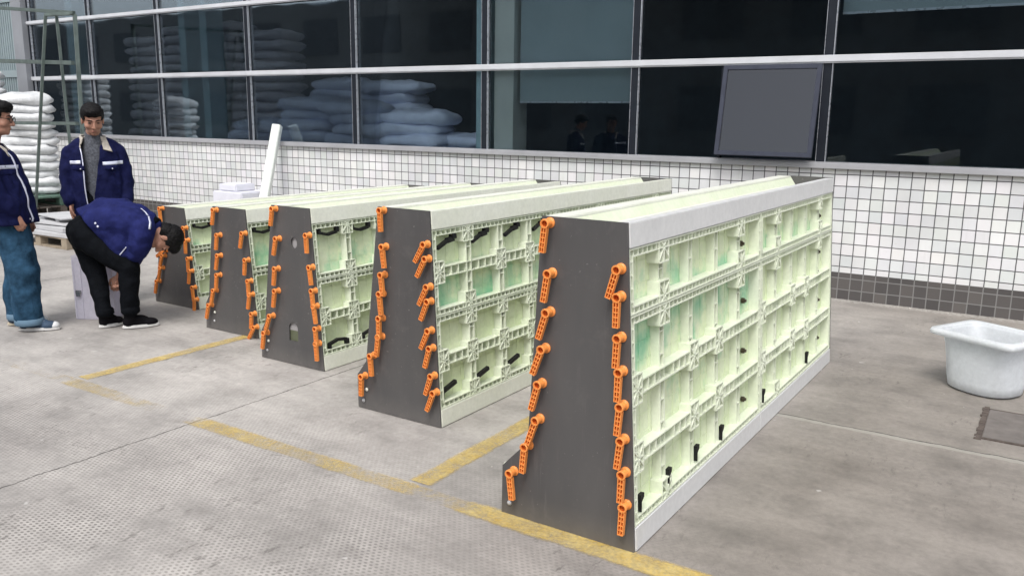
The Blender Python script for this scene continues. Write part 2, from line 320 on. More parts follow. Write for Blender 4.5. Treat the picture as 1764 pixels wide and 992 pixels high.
# ------------------------------------------------------------------ mesh helpers
class MB:
    def __init__(s): s.v = []; s.f = []; s.mi = []
    def add(s, vs, fs, mi=0):
        o = len(s.v); s.v += [Vector(p) for p in vs]; s.f += [[i+o for i in f] for f in fs]; s.mi += [mi]*len(fs)
    def box(s, a, b, mi=0, T=None):
        x0, y0, z0 = a; x1, y1, z1 = b
        vs = [Vector(p) for p in ((x0,y0,z0),(x1,y0,z0),(x1,y1,z0),(x0,y1,z0),(x0,y0,z1),(x1,y0,z1),(x1,y1,z1),(x0,y1,z1))]
        if T: vs = [T(p) for p in vs]
        s.add(vs, [(0,3,2,1),(4,5,6,7),(0,1,5,4),(1,2,6,5),(2,3,7,6),(3,0,4,7)], mi)
    def bar(s, p, q, wd, th, up=Vector((0,0,1)), mi=0):     # box beam from p to q
        p = Vector(p); q = Vector(q); d = (q-p); ln = d.length; d.normalize()
        a = d.cross(up); a = a.normalized() if a.length > 1e-6 else Vector((1,0,0)); b = a.cross(d)
        vs = [p+a*(sx*wd/2)+b*(sy*th/2)+d*(t*ln) for t in (0,1) for sx, sy in ((-1,-1),(1,-1),(1,1),(-1,1))]
        s.add(vs, [(0,1,2,3),(7,6,5,4),(0,4,5,1),(1,5,6,2),(2,6,7,3),(3,7,4,0)], mi)
    def tube(s, pts, r, n=10, mi=0, cap=True):
        pts = [Vector(p) for p in pts]; rs = r if isinstance(r, (list, tuple)) else [r]*len(pts)
        rings = []; prev = None
        for i, p in enumerate(pts):
            d = (pts[min(i+1, len(pts)-1)]-pts[max(i-1, 0)]).normalized()
            if prev is None:
                a = d.orthogonal().normalized()
            else:
                a = (prev-d*prev.dot(d)).normalized()
            prev = a; b = d.cross(a)
            rings.append([p+(a*math.cos(2*math.pi*k/n)+b*math.sin(2*math.pi*k/n))*rs[i] for k in range(n)])
        vs = [v for rg in rings for v in rg]; fs = []
        for i in range(len(rings)-1):
            for k in range(n):
                fs.append((i*n+k, i*n+(k+1)%n, (i+1)*n+(k+1)%n, (i+1)*n+k))
        if cap: fs.append(tuple(range(n))[::-1]); fs.append(tuple((len(rings)-1)*n+k for k in range(n)))
        s.add(vs, fs, mi)
    def lathe(s, prof, O, axis, n=20, mi=0):     # prof (radius, height)
        axis = Vector(axis).normalized(); a = axis.orthogonal().normalized(); b = axis.cross(a); O = Vector(O)
        vs = [O+axis*h+(a*math.cos(2*math.pi*k/n)+b*math.sin(2*math.pi*k/n))*max(r, 1e-5) for r, h in prof for k in range(n)]
        fs = [(i*n+k, i*n+(k+1)%n, (i+1)*n+(k+1)%n, (i+1)*n+k) for i in range(len(prof)-1) for k in range(n)]
        s.add(vs, fs, mi)
    def prism(s, poly, T0, T1, mi=0):            # polygon list, two mappings 2D->3D
        n = len(poly); vs = [T0(p) for p in poly]+[T1(p) for p in poly]
        fs = [tuple(range(n))[::-1], tuple(range(n, 2*n))]+[(i, (i+1)%n, n+(i+1)%n, n+i) for i in range(n)]
        s.add(vs, fs, mi)
    def mesh(s, name, mats, smooth=False, bevel=0, recalc=True):
        me = bpy.data.meshes.new(name); me.from_pydata([tuple(v) for v in s.v], [], s.f)
        for m in (mats if isinstance(mats, (list, tuple)) else [mats]): me.materials.append(m)
        for p, i in zip(me.polygons, s.mi): p.material_index = i; p.use_smooth = smooth
        if recalc or bevel:
            bm = bmesh.new(); bm.from_mesh(me)
            if recalc: bmesh.ops.recalc_face_normals(bm, faces=bm.faces)
            if bevel:
                es = [e for e in bm.edges if len(e.link_faces) == 2 and e.calc_face_angle(0) > R(40)]
                bmesh.ops.bevel(bm, geom=es, offset=bevel, segments=2, affect='EDGES', clamp_overlap=True)
            bm.to_mesh(me); bm.free()
        return me
    def build(s, name, mats, parent=None, loc=None, **kw):
        return link(name, s.mesh(name, mats, **kw), parent, loc)
def link(name, me, parent=None, loc=None):
    o = bpy.data.objects.new(name, me); COL.objects.link(o)
    if parent is not None:
        o.parent = parent; o.matrix_parent_inverse = parent.matrix_basis.inverted()
    if loc is not None: o.location = loc
    return o
def empty(name, loc=(0,0,0)):
    o = bpy.data.objects.new(name, None); COL.objects.link(o); o.location = loc; o.empty_display_size = .2; return o
def tag(o, label=None, cat=None, group=None, kind=None):
    if label: o['label'] = label
    if cat: o['category'] = cat
    if group: o['group'] = group
    if kind: o['kind'] = kind
    return o
# ------------------------------------------------------------------ ground and markings
YW = 8.295
g = MB(); g.add([(-60,-60,0),(60,-60,0),(60,80,0),(-60,80,0)], [(0,1,2,3)]); tag(g.build('ground', M['ground'], recalc=False), kind='structure')
ln = MB()
ln.add([(-8,2.665,.004),(-.15,2.665,.004),(-.15,2.80,.004),(-8,2.80,.004)], [(0,1,2,3)])
ln.add([(-2.375,2.8001,.004),(-2.245,2.8001,.004),(-2.245,6.2,.004),(-2.375,6.2,.004)], [(0,1,2,3)])
ln.add([(-5.10,2.8001,.004),(-4.98,2.8001,.004),(-4.98,6.4,.004),(-5.10,6.4,.004)], [(0,1,2,3)])
tag(ln.build('parking_line_marking', M['line'], recalc=False), kind='structure')
# inspection cover let into the slab
cv = empty('inspection_cover', (-.02, 5.23, 0)); tag(cv, 'square inspection cover with a crumbling dark edge in the ground by the white tub', 'cover')
def jitterbox(mb, x0, y0, x1, y1, z0, z1, mi=0): mb.box((x0,y0,z0),(x1,y1,z1), mi)
q = MB(); q.box((-.20,4.97,-.02),(.30,5.50,.007)); q.build('slab', M['cover'], cv, bevel=.002)
q = MB()
for i in range(22):
    t = i/22; random.seed(i); yy = 4.93+t*.62
    q.box((-.228-random.uniform(0,.012), yy, -.01), (-.203+random.uniform(0,.001), yy+.0281, random.uniform(.003,.007)))
q.box((-.203,4.950,-.01),(.31,4.967,.006)); q.box((-.203,5.503,-.01),(.31,5.520,.006))
q.build('frame', M['coverframe'], cv)
gr = MB(); rnd = random.Random(3)
for i in range(420):
    x = rnd.uniform(-9, 1.2); y = rnd.uniform(1.6, 8.2)
    if i < 160: y = 8.28-abs(rnd.gauss(0, .05)); x = rnd.uniform(-2.2, 1.2)
    r_ = rnd.uniform(.0018, .006)*(1.6 if i < 160 else 1); a0 = rnd.uniform(0, 6)
    p = [(x+r_*math.cos(a0+k*2*math.pi/5)*rnd.uniform(.7,1.2), y+r_*math.sin(a0+k*2*math.pi/5)*rnd.uniform(.7,1.2), .0005) for k in range(5)]
    gr.add(p+[(x+r_*.1, y, r_*.8)], [(0,1,5),(1,2,5),(2,3,5),(3,4,5),(4,0,5),(4,3,2,1,0)])
tag(gr.build('grit', simple('grit', (.36,.34,.31), .9, 0, .2, .5, 30)), 'loose grit and crumbs of mortar scattered over the concrete yard', 'grit', None, 'stuff')
# ------------------------------------------------------------------ the formwork moulds
def arch_poly(cx, z0, z1, w_, n=10):
    r = w_/2; pts = [(cx-r, z0), (cx+r, z0)]
    for k in range(n+1):
        a = math.pi*k/n; pts.append((cx+r*math.cos(a), z1-r*.8+r*.8*math.sin(a)))
    return pts
def circ(cx, cz, r, n=20, sx=1): return [(cx+r*sx*math.cos(2*math.pi*k/n), cz+r*math.sin(2*math.pi*k/n)) for k in range(n)]
def holed_plate(poly, holes, y0, th, mat, name, parent):
    cu = bpy.data.curves.new('outline', 'CURVE'); cu.dimensions = '2D'; cu.fill_mode = 'BOTH'; cu.extrude = th/2
    for pl in [poly]+holes:
        sp = cu.splines.new('POLY'); sp.points.add(len(pl)-1); sp.use_cyclic_u = True
        for p, c in zip(sp.points, pl): p.co = (c[0], c[1], 0, 1)
    tmp = bpy.data.objects.new('outline', cu); COL.objects.link(tmp)
    dg = bpy.context.evaluated_depsgraph_get(); me = bpy.data.meshes.new_from_object(tmp.evaluated_get(dg))
    bpy.data.objects.remove(tmp); bpy.data.curves.remove(cu)
    me.transform(Matrix(((1,0,0,0),(0,0,-1,y0-th/2),(0,1,0,0),(0,0,0,1))))
    me.materials.clear(); me.materials.append(mat)
    for p in me.polygons: p.use_smooth = False; p.material_index = 0
    me.name = name
    return link(name, me, parent)
# one locking clip, pin axis along -Y, arm hanging in -Z, pivot at the sheet surface
def clip_mesh():
    b = MB(); y = -.045
    b.lathe([(.0, 0), (.021, 0), (.021, .004), (.0155, .008), (.0155, .030), (.0180, .033), (.0190, .045), (.0175, .047), (.0130, .047), (.0118, .040), (.008, .020), (0, .020)], (0,0,0), (0,-1,0), 22, 0)
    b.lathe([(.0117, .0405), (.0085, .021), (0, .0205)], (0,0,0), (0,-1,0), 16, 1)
    w0, w1, l0, l1 = .0132, .0118, -.0155, -.113
    def T(u, z, yy): 
        t = (z-l0)/(l1-l0); return Vector((u*(w0+(w1-w0)*t), yy, z))
    yf, yb = -.0455, -.028
    for u0, u1 in ((-1,-.70),(-.14,.14),(.70,1)):
        vs = [T(u0,l0,yb),T(u1,l0,yb),T(u1,l1,yb),T(u0,l1,yb),T(u0,l0,yf),T(u1,l0,yf),T(u1,l1,yf),T(u0,l1,yf)]
        b.add(vs, [(0,1,2,3),(7,6,5,4),(0,4,5,1),(1,5,6,2),(2,6,7,3),(3,7,4,0)])
    for k in range(6):
        z = l0+(l1-l0+.003)*k/5; 
        b.box((-w1*.98, yf+.0004, z-.0028), (w1*.98, yb-.0004, z))
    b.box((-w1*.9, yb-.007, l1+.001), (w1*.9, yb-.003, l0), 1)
    me = b.mesh('locking_clip', [M['orange'], M['orange_shade']])
    for p in me.polygons: p.use_smooth = False
    return me
CLIP = clip_mesh()
def side_map(xb, k, sgn=1):
    c = 1/math.sqrt(1+k*k); sn = k*c
    def T(p):      # p = (depth outward, y, z)
        d, y, z = p
        return Vector((xb - sgn*k*z + sgn*d*c, y, z + d*sn))
    return T
def panel(T, y0, z0, y1, z1, ncol, rows, hubs, D=.056, vd=0.0):
    """ribbed plastic panel: frame of double ribs with rungs, inner double ribs, star hubs"""
    b = MB(); t = .0055; W = .034; e = .0015
    def box(ya, za, yb, zb, d0=-D, d1=0.0): b.box((d0, ya, za), (d1, yb, zb), 0, T)
    # frame: outer and inner ribs
    box(y0+e, z0+e, y1-e, z0+e+t); box(y0+e, z1-e-t, y1-e, z1-e); box(y0+e, z0+e+t, y0+e+t, z1-e-t); box(y1-e-t, z0+e+t, y1-e, z1-e-t)
    iy0, iy1, iz0, iz1 = y0+W, y1-W, z0+W, z1-W
    box(iy0, iz0-t, iy1, iz0, d1=-.0012); box(iy0, iz1, iy1, iz1+t, d1=-.0012); box(iy0-t, iz0-t, iy0, iz1+t, d1=-.0012); box(iy1, iz0-t, iy1+t, iz1+t, d1=-.0012)
    n = int((y1-y0)/.042)
    for i in range(1, n):
        y = y0+(y1-y0)*i/n
        for za, zb in ((z0+e+t, iz0-t), (iz1+t, z1-e-t)): box(y-t/2, za, y+t/2, zb, d1=-.003)
    n = max(2, int((z1-z0)/.05))
    for i in range(1, n):
        z = z0+(z1-z0)*i/n
        for ya, yb in ((y0+e+t, iy0-t), (iy1+t, y1-e-t)): box(ya, z-t/2, yb, z+t/2, d1=-.003)
    cols = [y0+(y1-y0)*i/ncol for i in range(1, ncol)]; G = .021
    zs = [iz0]+rows+[iz1]; ys = [iy0]+cols+[iy1]
    def hubat(i, j): return (i, j) in hubs
    for ci, y in enumerate(cols):
        for s_ in (-1, 1): box(y+s_*G-t/2, iz0, y+s_*G+t/2, iz1, d1=-.0021-vd)
        m = int((iz1-iz0)/.088)
        for k in range(1, m):
            z = iz0+(iz1-iz0)*(k+.1)/m
            if all(abs(z-r_) > .05 for r_ in rows): box(y-G+t/2, z-t/2, y+G-t/2, z+t/2, d1=-.004-vd)
    for ri, z in enumerate(rows):
        GG = .026
        for s_ in (-1, 1): box(iy0, z+s_*GG-t/2, iy1, z+s_*GG+t/2, d1=-.0027)
        m = int((iy1-iy0)/.062)
        for k in range(1, m):
            y = iy0+(iy1-iy0)*k/m
            if all(abs(y-c_) > .035 for c_ in cols): box(y-t/2, z-GG+t/2, y+t/2, z+GG-t/2, d1=-.004)
    for (ci, rj) in hubs:        # star hubs
        y = cols[ci] if ci >= 0 else y0+.045
        z = {'b': z0+.030, 't': z1-.030}.get(rj) if isinstance(rj, str) else rows[rj]
        hw, hh = .047, .058
        za, zb = max(z-hh, z0+.004), min(z+hh, z1-.004)
        ya, yb = max(y-hw, y0+.009), y+hw
        for yy in (ya, yb): box(yy-t/2, za, yy+t/2, zb, d1=.0006)
        for zz in (za, zb): box(ya, zz-t/2, yb, zz+t/2, d1=.0009)
        yc = (ya+yb)/2 if ci < 0 else y; zc = z
        for k in range(8):
            a = math.pi*k/4
            ex = min(abs((yb-yc)/math.cos(a)) if abs(math.cos(a)) > .01 else 9, abs(((zb-zc) if math.sin(a) > 0 else (zc-za))/math.sin(a)) if abs(math.sin(a)) > .01 else 9)
            if ex < .012: continue
            dy, dz_ = math.cos(a), math.sin(a)
            vs = []
            for dd in (-D, .0003+.0002*k):
                for (l_, s_) in ((.006, -1), (ex, -1), (ex, 1), (.006, 1)):
                    vs.append(T(Vector((dd, yc+dy*l_-dz_*s_*t/2, zc+dz_*l_+dy*s_*t/2))))
            b.add(vs, [(0,1,2,3),(7,6,5,4),(0,4,5,1),(1,5,6,2),(2,6,7,3),(3,7,4,0)])
        b.lathe([(.004, -D), (.011, -D), (.011, .0), (.004, .0)], T(Vector((0, yc, zc))), T(Vector((1, yc, zc)))-T(Vector((0, yc, zc))), 10)
    # stiffening lines moulded on the face
    return b
def face_plate(T, y0, z0, y1, z1, D=.056):
    b = MB(); b.box((-D-.006, y0+.003, z0+.003), (-D-.0004, y1-.003, z1-.003), 0, T)
    n = int((y1-y0)/.08)
    for i in range(1, n):
        y = y0+(y1-y0)*i/n+.013; b.box((-D-.0003, y-.0015, z0+.04), (-D+.0022, y+.0015, z1-.04), 0, T)
    m = int((z1-z0)/.075)
    for i in range(1, m):
        z = z0+(z1-z0)*i/m+.011; b.box((-D-.0002, y0+.04, z-.0015), (-D+.0018, y1-.04, z+.0015), 0, T)
    return b
def grip(b, T, y, z, kind, sgn=1):
    """black rail clip seen inside a cell; y,z = its anchor; kind: arch | lever | wedge"""
    def P(d, yy, zz): return T(Vector((d, y+yy, z+zz)))
    def seg(p, q, w_, th): b.bar(P(*p), P(*q), w_, th, up=Vector((1,0,0)))
    if kind == 'arch':       # hangs under the rib (sgn=-1) or stands on it (sgn=1)
        h = .045*sgn
        seg((-.015,-.075,0), (-.015,-.075,h*.7), .020, .022); seg((-.015,.085,0), (-.015,.085,h*.8), .026, .026)
        seg((-.015,-.080,h*.6), (-.015,.0,h), .019, .020); seg((-.015,.0,h), (-.015,.082,h*.75), .019, .020)
    elif kind == 'lever':
        h = .06*sgn
        seg((-.012,.06,0), (-.012,.06,h*.45), .034, .028); seg((-.012,.062,h*.45), (-.010,.0,h*.55), .026, .022); seg((-.010,.005,h*.55), (-.004,-.09,h*1.05), .019, .018)
    elif kind == 'lever2':   # stands on the lower rib, arm to the far side
        seg((-.03,-.02,0), (-.02,-.02,.055), .016, .018); seg((-.02,-.025,.052), (-.010,.085,.085), .022, .020)
    elif kind == 'wedge':
        w6 = [(-.015,.026),(.016,.028),(.013,.011),(-.008,-.004),(-.011,-.042),(-.015,-.043)]
        vs = [P(-.016,*q_) for q_ in w6]; vs2 = [P(.001,*q_) for q_ in w6]
        b.add(vs+vs2, [(0,1,2,3,4,5)[::-1], (6,7,8,9,10,11)]+[(i,(i+1)%6,6+(i+1)%6,6+i) for i in range(6)])
def mould(y0, poly, holes, xb, k, H, zs_up, zs_lo, rows_up, rows_lo, hubs_up, hubs_lo, clips, grips, bolts, label, railmat, plugs_fills=()):
    """poly: end sheet outline (x,z) clockwise from top-left; xb,k: right foot x and lean; zs: (z0,z1) of panel rows"""
    xl_top = poly[0][0]; xr_top = poly[1][0]
    root = empty('formwork_mould', ((poly[3][0]+poly[2][0])/2, y0, 0)); tag(root, label, 'formwork mould', 'pale plastic moulds standing in a row')
    holed_plate(poly, holes, y0, .010, M['sheet'], 'end_sheet', root)
    LEN = 3.2; Y0 = y0+.001; Y1 = y0+LEN
    # far end sheet
    fpoly = [(x, z) for x, z in poly]
    holed_plate(fpoly, [], Y1+.012, .010, M['sheet'], 'end_sheet', root)
    T = side_map(xb, k)
    for half in (0, 1):
        ya = Y0+half*1.6; yb = ya+1.598-(.0 if half == 0 else .002)
        for (z0, z1), rows, hubs in ((zs_up, rows_up, hubs_up), (zs_lo, rows_lo, hubs_lo)):
            hb = hubs
            pn = panel(T, ya, z0, yb, z1, 5, rows, hb, vd=.014 if H > 1.2 else 0).build('side_panel', M['rib'], root)
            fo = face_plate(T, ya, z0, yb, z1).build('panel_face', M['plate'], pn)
            at_ = fo.data.attributes.new('green_tint', 'FLOAT', 'POINT'); up_ = (z0, z1) == zs_up
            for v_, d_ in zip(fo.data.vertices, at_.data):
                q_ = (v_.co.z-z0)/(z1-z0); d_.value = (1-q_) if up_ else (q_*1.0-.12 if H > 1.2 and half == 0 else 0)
    # top rail (a smooth box section on the leaning plane) and base plank
    rl = MB(); rl.box((-.05, Y0, zs_up[1]+.001), (.004, Y1, H-.002), 0, T)
    rl.build('top_rail', M[railmat], root, bevel=.003)
    for half in (0, 1):
        ya = Y0+half*1.6; bp = MB(); bp.box((-.05, ya, .003), (.004, ya+1.597, .1), 0, T); bp.build('base_plank', M[railmat], root, bevel=.003)
    # left rail, inner trough faces
    lr = MB()
    lr.box((xl_top+.002, Y0, H-.10), (xl_top+.085, Y1, H-.0015)); lr.build('top_rail', M['rail'], root, bevel=.003)
    tr = MB()
    tr.add([(xl_top+.086, Y0, H-.012), (xl_top+.118, Y0, H-.060), (xl_top+.118, Y0, H-.085), (xl_top+.086, Y0, H-.085),
            (xl_top+.086, Y1, H-.012), (xl_top+.118, Y1, H-.060), (xl_top+.118, Y1, H-.085), (xl_top+.086, Y1, H-.085)],
           [(0,1,2,3),(7,6,5,4),(0,4,5,1),(1,5,6,2),(2,6,7,3),(3,7,4,0)])
    tr.build('inner_slope', M['inner'], root)
    lg = MB(); lg.box((xl_top+.119, Y0, H-.085), (xl_top+.142, Y1-.25, H-.052)); lg.build('inner_ledge', M['rail'], root, bevel=.002)
    fl = MB(); fl.box((xl_top+.02, Y0, H-.13), (xr_top-.03, Y1, H-.105)); fl.build('trough_floor', M['inner'], root)
    # left face of the mould, following the outline: foot, slope, tall lean
    pts = [poly[3], poly[4], poly[5], poly[0]]
    lf = MB()
    for a_, b_ in zip(pts[:-1], pts[1:]):
        a_, b_ = Vector((a_[0], 0, a_[1])), Vector((b_[0], 0, b_[1]-.101*(b_ is poly[0])))
        if b_.z > H-.1: b_.z = H-.1
        d = (b_-a_).normalized(); nn = Vector((-d.z, 0, d.x))
        if nn.x > 0: nn = -nn
        ln_ = (b_-a_).length
        nb = max(1, int(ln_/.16))
        for yy in range(21):
            y = Y0+.003+(LEN-.015)*yy/20
            vs = []
            for (t_, dd) in ((0.002, -.006), (ln_-.002, -.006), (ln_-.002, -.055), (.002, -.055)):
                p = a_+d*t_+nn*dd; vs.append((p.x, y, p.z))
            vs += [(v[0], y+.006, v[2]) for v in vs]
            lf.add(vs, [(0,1,2,3),(7,6,5,4),(0,4,5,1),(1,5,6,2),(2,6,7,3),(3,7,4,0)])
        for j in range(nb+1):
            p = a_+d*(ln_*j/nb*.97+.004); q_ = p+nn*-.055
            lf.bar((p.x, Y0, p.z), (p.x, Y0+LEN-.01, p.z), .006, .006)
            vs = [(p.x, Y0, p.z), (q_.x, Y0, q_.z), (q_.x+d.x*.005, Y0, q_.z+d.z*.005), (p.x+d.x*.005, Y0, p.z+d.z*.005)]
            vs += [(v[0], Y0+LEN-.008, v[2]) for v in vs]
            lf.add(vs, [(0,1,2,3),(7,6,5,4),(0,4,5,1),(1,5,6,2),(2,6,7,3),(3,7,4,0)])
        # the face behind the ribs
        p0 = a_+nn*-.058; p1 = b_+nn*-.058; p2 = p1+nn*-.005; p3 = p0+nn*-.005
        vs = [(p.x, Y0, p.z) for p in (p0,p1,p2,p3)]+[(p.x, Y0+LEN-.006, p.z) for p in (p0,p1,p2,p3)]
        lf.add(vs, [(0,1,2,3),(7,6,5,4),(0,4,5,1),(1,5,6,2),(2,6,7,3),(3,7,4,0)])
    lf.build('side_panel', M['rib'], root)
    for (x, z, w_, h_, mt) in plugs_fills:
        pb = MB()
        if w_ == 0: pb.lathe([(0,0),(h_*1.25,0),(h_*1.1,.005),(0,.007)], (x, y0-.0103, z), (0,-1,0), 14); pb.build('plug', M[mt], root, smooth=True)
        else: pb.box((x-w_, y0+.004, z-h_), (x+w_, y0+.008, z+h_)); pb.build('lit_hole_fill', M[mt], root)  # added fill behind a cut-out, coloured like the lit interior
    for (x, z, a) in clips:
        o = bpy.data.objects.new('locking_clip', CLIP); COL.objects.link(o); o.parent = root; o.matrix_parent_inverse = root.matrix_basis.inverted()
        o.location = (x, y0-.0102, z); random.seed(x*97+z); o.rotation_euler = (0, -R(a), 0)
    for (y, z, kind, sgn) in grips:
        gb = MB(); grip(gb, T, y, z, kind, sgn); gb.build('latch', M['black'], root)
    for (y, z) in bolts:
        bb = MB(); c = T(Vector((-.052, y, z))); ax = T(Vector((1, y, z)))-T(Vector((0, y, z)))
        bb.lathe([(0,0),(.016,0),(.016,.014),(.009,.015),(.009,.024),(0,.024)], c, ax, 6); bb.build('bolt', M['bolt'], root)
    return root
def hub2(*a): return list(a)
A_CL = [(-1.631,1.257,-6),(-1.615,1.063,-9),(-1.619,0.909,-17),(-1.637,0.759,-20),(-1.650,0.612,-15),(-1.657,0.461,-19),(-1.707,0.337,-5),(-1.778,0.205,7),(-1.324,1.111,-16),(-1.319,1.008,0),(-1.311,0.854,-2),(-1.300,0.725,-1),(-1.290,0.592,-4),(-1.281,0.459,-6),(-1.271,0.327,-1),(-1.261,0.196,-2)]
B_CL = [(-3.035,1.155,2),(-3.024,0.959,7),(-3.036,0.804,6),(-3.049,0.697,5),(-2.738,0.998,-31),(-2.729,0.923,-29),(-2.720,0.775,-27),(-2.716,0.698,-23),(-3.056,0.559,-1),(-3.063,0.454,-8),(-3.126,0.334,4),(-3.196,0.202,-2),(-2.713,0.540,-25),(-2.704,0.446,-16),(-2.695,0.294,-19),(-2.681,0.203,-22)]
C_CL = [(-4.307,1.045,-11),(-4.284,0.850,-14),(-4.306,0.647,-9),(-4.315,0.496,-11),(-4.376,0.316,-24),(-4.442,0.188,-11),(-4.002,0.896,2),(-3.982,0.691,7),(-3.967,0.539,6),(-3.954,0.440,8),(-3.946,0.291,4),(-3.945,0.192,3)]
D_CL = [(-5.306,0.942,-11),(-5.279,0.755,-10),(-5.286,0.599,-14),(-5.306,0.447,-10),(-5.358,0.321,-18),(-5.425,0.197,-18),(-4.993,0.792,-15),(-4.974,0.596,-8),(-4.954,0.441,1),(-4.943,0.341,-13),(-4.931,0.195,-7),(-4.913,0.096,-33)]
E_CL = [(-6.477,0.845,4),(-6.466,0.481,-58),(-6.486,0.434,-23),(-6.527,0.321,-18),(-6.591,0.195,-16),(-6.167,0.702,-6),(-6.150,0.599,-3),(-6.133,0.443,-2),(-6.121,0.338,-11),(-6.097,0.199,5),(-6.079,0.095,-6)]
small = lambda x, z: circ(x, z, .011, 12)
mould(2.793, [(-1.669,1.281),(-1.306,1.281),(-1.222,.003),(-1.840,.003),(-1.838,.216),(-1.716,.345)], [],
      -1.222, .0657, 1.281, (.932,1.184), (.101,.931), [], [.640,.366], [(0,'t'),(0,'b'),(3,'t'),(3,'b')], [(0,'t'),(1,0),(2,0),(-1,0),(1,1),(2,1),(4,1) if False else (3,'t'),(-1,1),(0,'b')],
      A_CL, [(2.87,.185,'wedge',1),(3.15,.192,'wedge',1),(3.47,.188,'wedge',1),(3.80,.180,'wedge',1),(4.47,.180,'wedge',1),(5.40,.180,'wedge',1)],
      [(4.236,.475),(4.236,.344),(4.236,.213),(4.236,.74),(4.20,1.12),(4.20,1.04),(5.80,.475),(5.80,.344),(5.80,.213),(5.80,.66),(5.80,.80),(5.80,1.12),(5.80,1.04)],
      'nearest and tallest pale green mould, grey top rail, orange clips down its dark end sheet', 'railgrey', [(-1.80,.055,0,.009,'board')])
lv = 'lever'
mould(3.425, [(-3.083,1.171),(-2.728,1.171),(-2.659,.003),(-3.258,.003),(-3.259,.198),(-3.190,.287)], [],
      -2.659, .059, 1.171, (.611,1.070), (.101,.610), [.840], [.360], [(0,'t'),(-1,0),(1,0),(2,0),(0,'b'),(4-1,'t')], [(0,'t'),(1,'t'),(2,'t'),(-1,0),(0,0),(1,0),(2,0),(3,0),(0,'b'),(1,'b'),(2,'b'),(3,'b')],
      B_CL, [(3.56,1.034,lv,-1),(3.87,1.034,lv,-1),(4.20,1.034,lv,-1),(4.52,1.034,lv,-1),(3.495,.136,'lever2',1),(3.81,.136,'lever2',1),(4.14,.136,'lever2',1),(4.46,.136,'lever2',1)], [],
      'second nearest mould, the second tallest, black levers in the top cells of its side', 'rail', [(-3.19,.12,0,.009,'rail'),(-3.215,.05,0,.009,'board')])
mould(3.80, [(-4.357,1.066),(-4.005,1.066),(-3.917,.003),(-4.515,.003),(-4.510,.188),(-4.464,.261)], [circ(-4.154,.831,.036,20,.8), arch_poly(-4.19,.165,.29,.085)],
      -3.917, .0827, 1.066, (.606,.965), (.101,.605), [], [.355], [(0,'t'),(0,'b'),(1,'t'),(1,'b')], [(0,'t'),(1,'t'),(-1,0),(0,0),(1,0),(0,'b'),(1,'b'),(2,'b')],
      C_CL, [(3.945,.930,'arch',-1),(4.25,.930,'arch',-1),(4.58,.930,'arch',-1),(3.95,.137,'arch',1),(4.27,.137,'arch',1)], [],
      'middle mould of the row, round hole and arched hole cut in its end sheet', 'rail', [(-4.154,.831,.05,.06,'hole_lit_grey'),(-4.19,.275,.07,.04,'hole_lit_grey'),(-4.19,.185,.07,.05,'hole_lit_olive'),(-4.44,.13,0,.009,'rail'),(-4.455,.06,0,.008,'board')])
mould(4.107, [(-5.360,.965),(-4.996,.965),(-4.911,.003),(-5.514,.003),(-5.503,.198),(-5.46,.265)], [],
      -4.911, .088, .965, (.502,.863), (.101,.501), [], [.272], [(0,'t'),(0,'b')], [(0,'t'),(-1,0),(0,0),(0,'b')],
      D_CL, [(4.25,.828,'arch',-1),(4.56,.828,'arch',-1)], [],
      'second smallest mould, a yellow ground line running up to its foot', 'rail', [(-5.40,.14,0,.009,'rail'),(-5.41,.07,0,.008,'board')])
mould(4.457, [(-6.517,.864),(-6.199,.864),(-6.077,.003),(-6.674,.003),(-6.675,.187),(-6.62,.255)], [],
      -6.077, .141, .864, (.512,.763), (.101,.511), [], [.310], [(0,'t'),(0,'b')], [(0,'t'),(-1,0),(0,0),(0,'b')],
      E_CL, [(4.61,.730,'arch',-1),(4.93,.730,'arch',-1)], [],
      'smallest and farthest left mould, partly behind the head of the bending man', 'rail')
# ------------------------------------------------------------------ the factory facade
fac = empty('factory_building', (-7, YW, 0)); tag(fac, 'long factory building with dark glazing above a white tiled wall', 'building')
XL, XR = -15.62, 6.1; TOPZ = 5.2
b = MB(); b.box((XL, YW, 0), (XR, YW+.20, 1.232)); b.build('tiled_wall', M['tiles'], fac)
b = MB(); b.box((XL, YW-.035, 1.2325), (XR, YW+.21, 1.282)); b.box((XL, YW-.045, 1.222), (XR, YW-.0355, 1.270)); b.build('window_sill', M['sill'], fac, bevel=.004)
zt = [(2.190,2.250),(3.145,3.195),(4.10,4.15),(5.06,5.12)]
for z0, z1 in zt:
    b = MB(); b.box((XL, YW-.03, z0), (XR, YW+.05, z1)); b.box((XL, YW-.018, z0-.012), (XR, YW-.006, z0-.0005)); b.build('transom', M['alu'], fac, bevel=.003)
xs = [-15.588,-13.77,-11.938,-9.885,-7.849,-5.790,-3.874,-1.936,.05,2.05,4.05,6.05]
rows_ = [(1.2825,2.1775),(2.2505,3.1325),(3.1955,4.0875),(4.1505,5.0475)]
for x in xs:
    for z0, z1 in rows_:
        b = MB(); b.box((x-.040, YW-.004, z0), (x+.040, YW+.06, z1)); mu = b.build('mullion', M['mull'], fac)
        b = MB(); b.box((x-.0445, YW-.008, z0), (x-.0405, YW+.02, z1)); b.box((x+.0405, YW-.012, z0), (x+.0465, YW+.02, z1)); b.build('bead', M['bead'], mu)
for i in range(len(xs)-1):
    for j, (z0, z1) in enumerate(rows_):
        xa, xb_ = xs[i]+.05, xs[i+1]-.05
        if i == 6 and j == 0: xb_ = -2.945
        b = MB(); b.box((xa, YW+.025, z0), (xb_, YW+.031, z1)); o = b.build('window_pane', M['glass'], fac)
        random.seed(i*7+j)
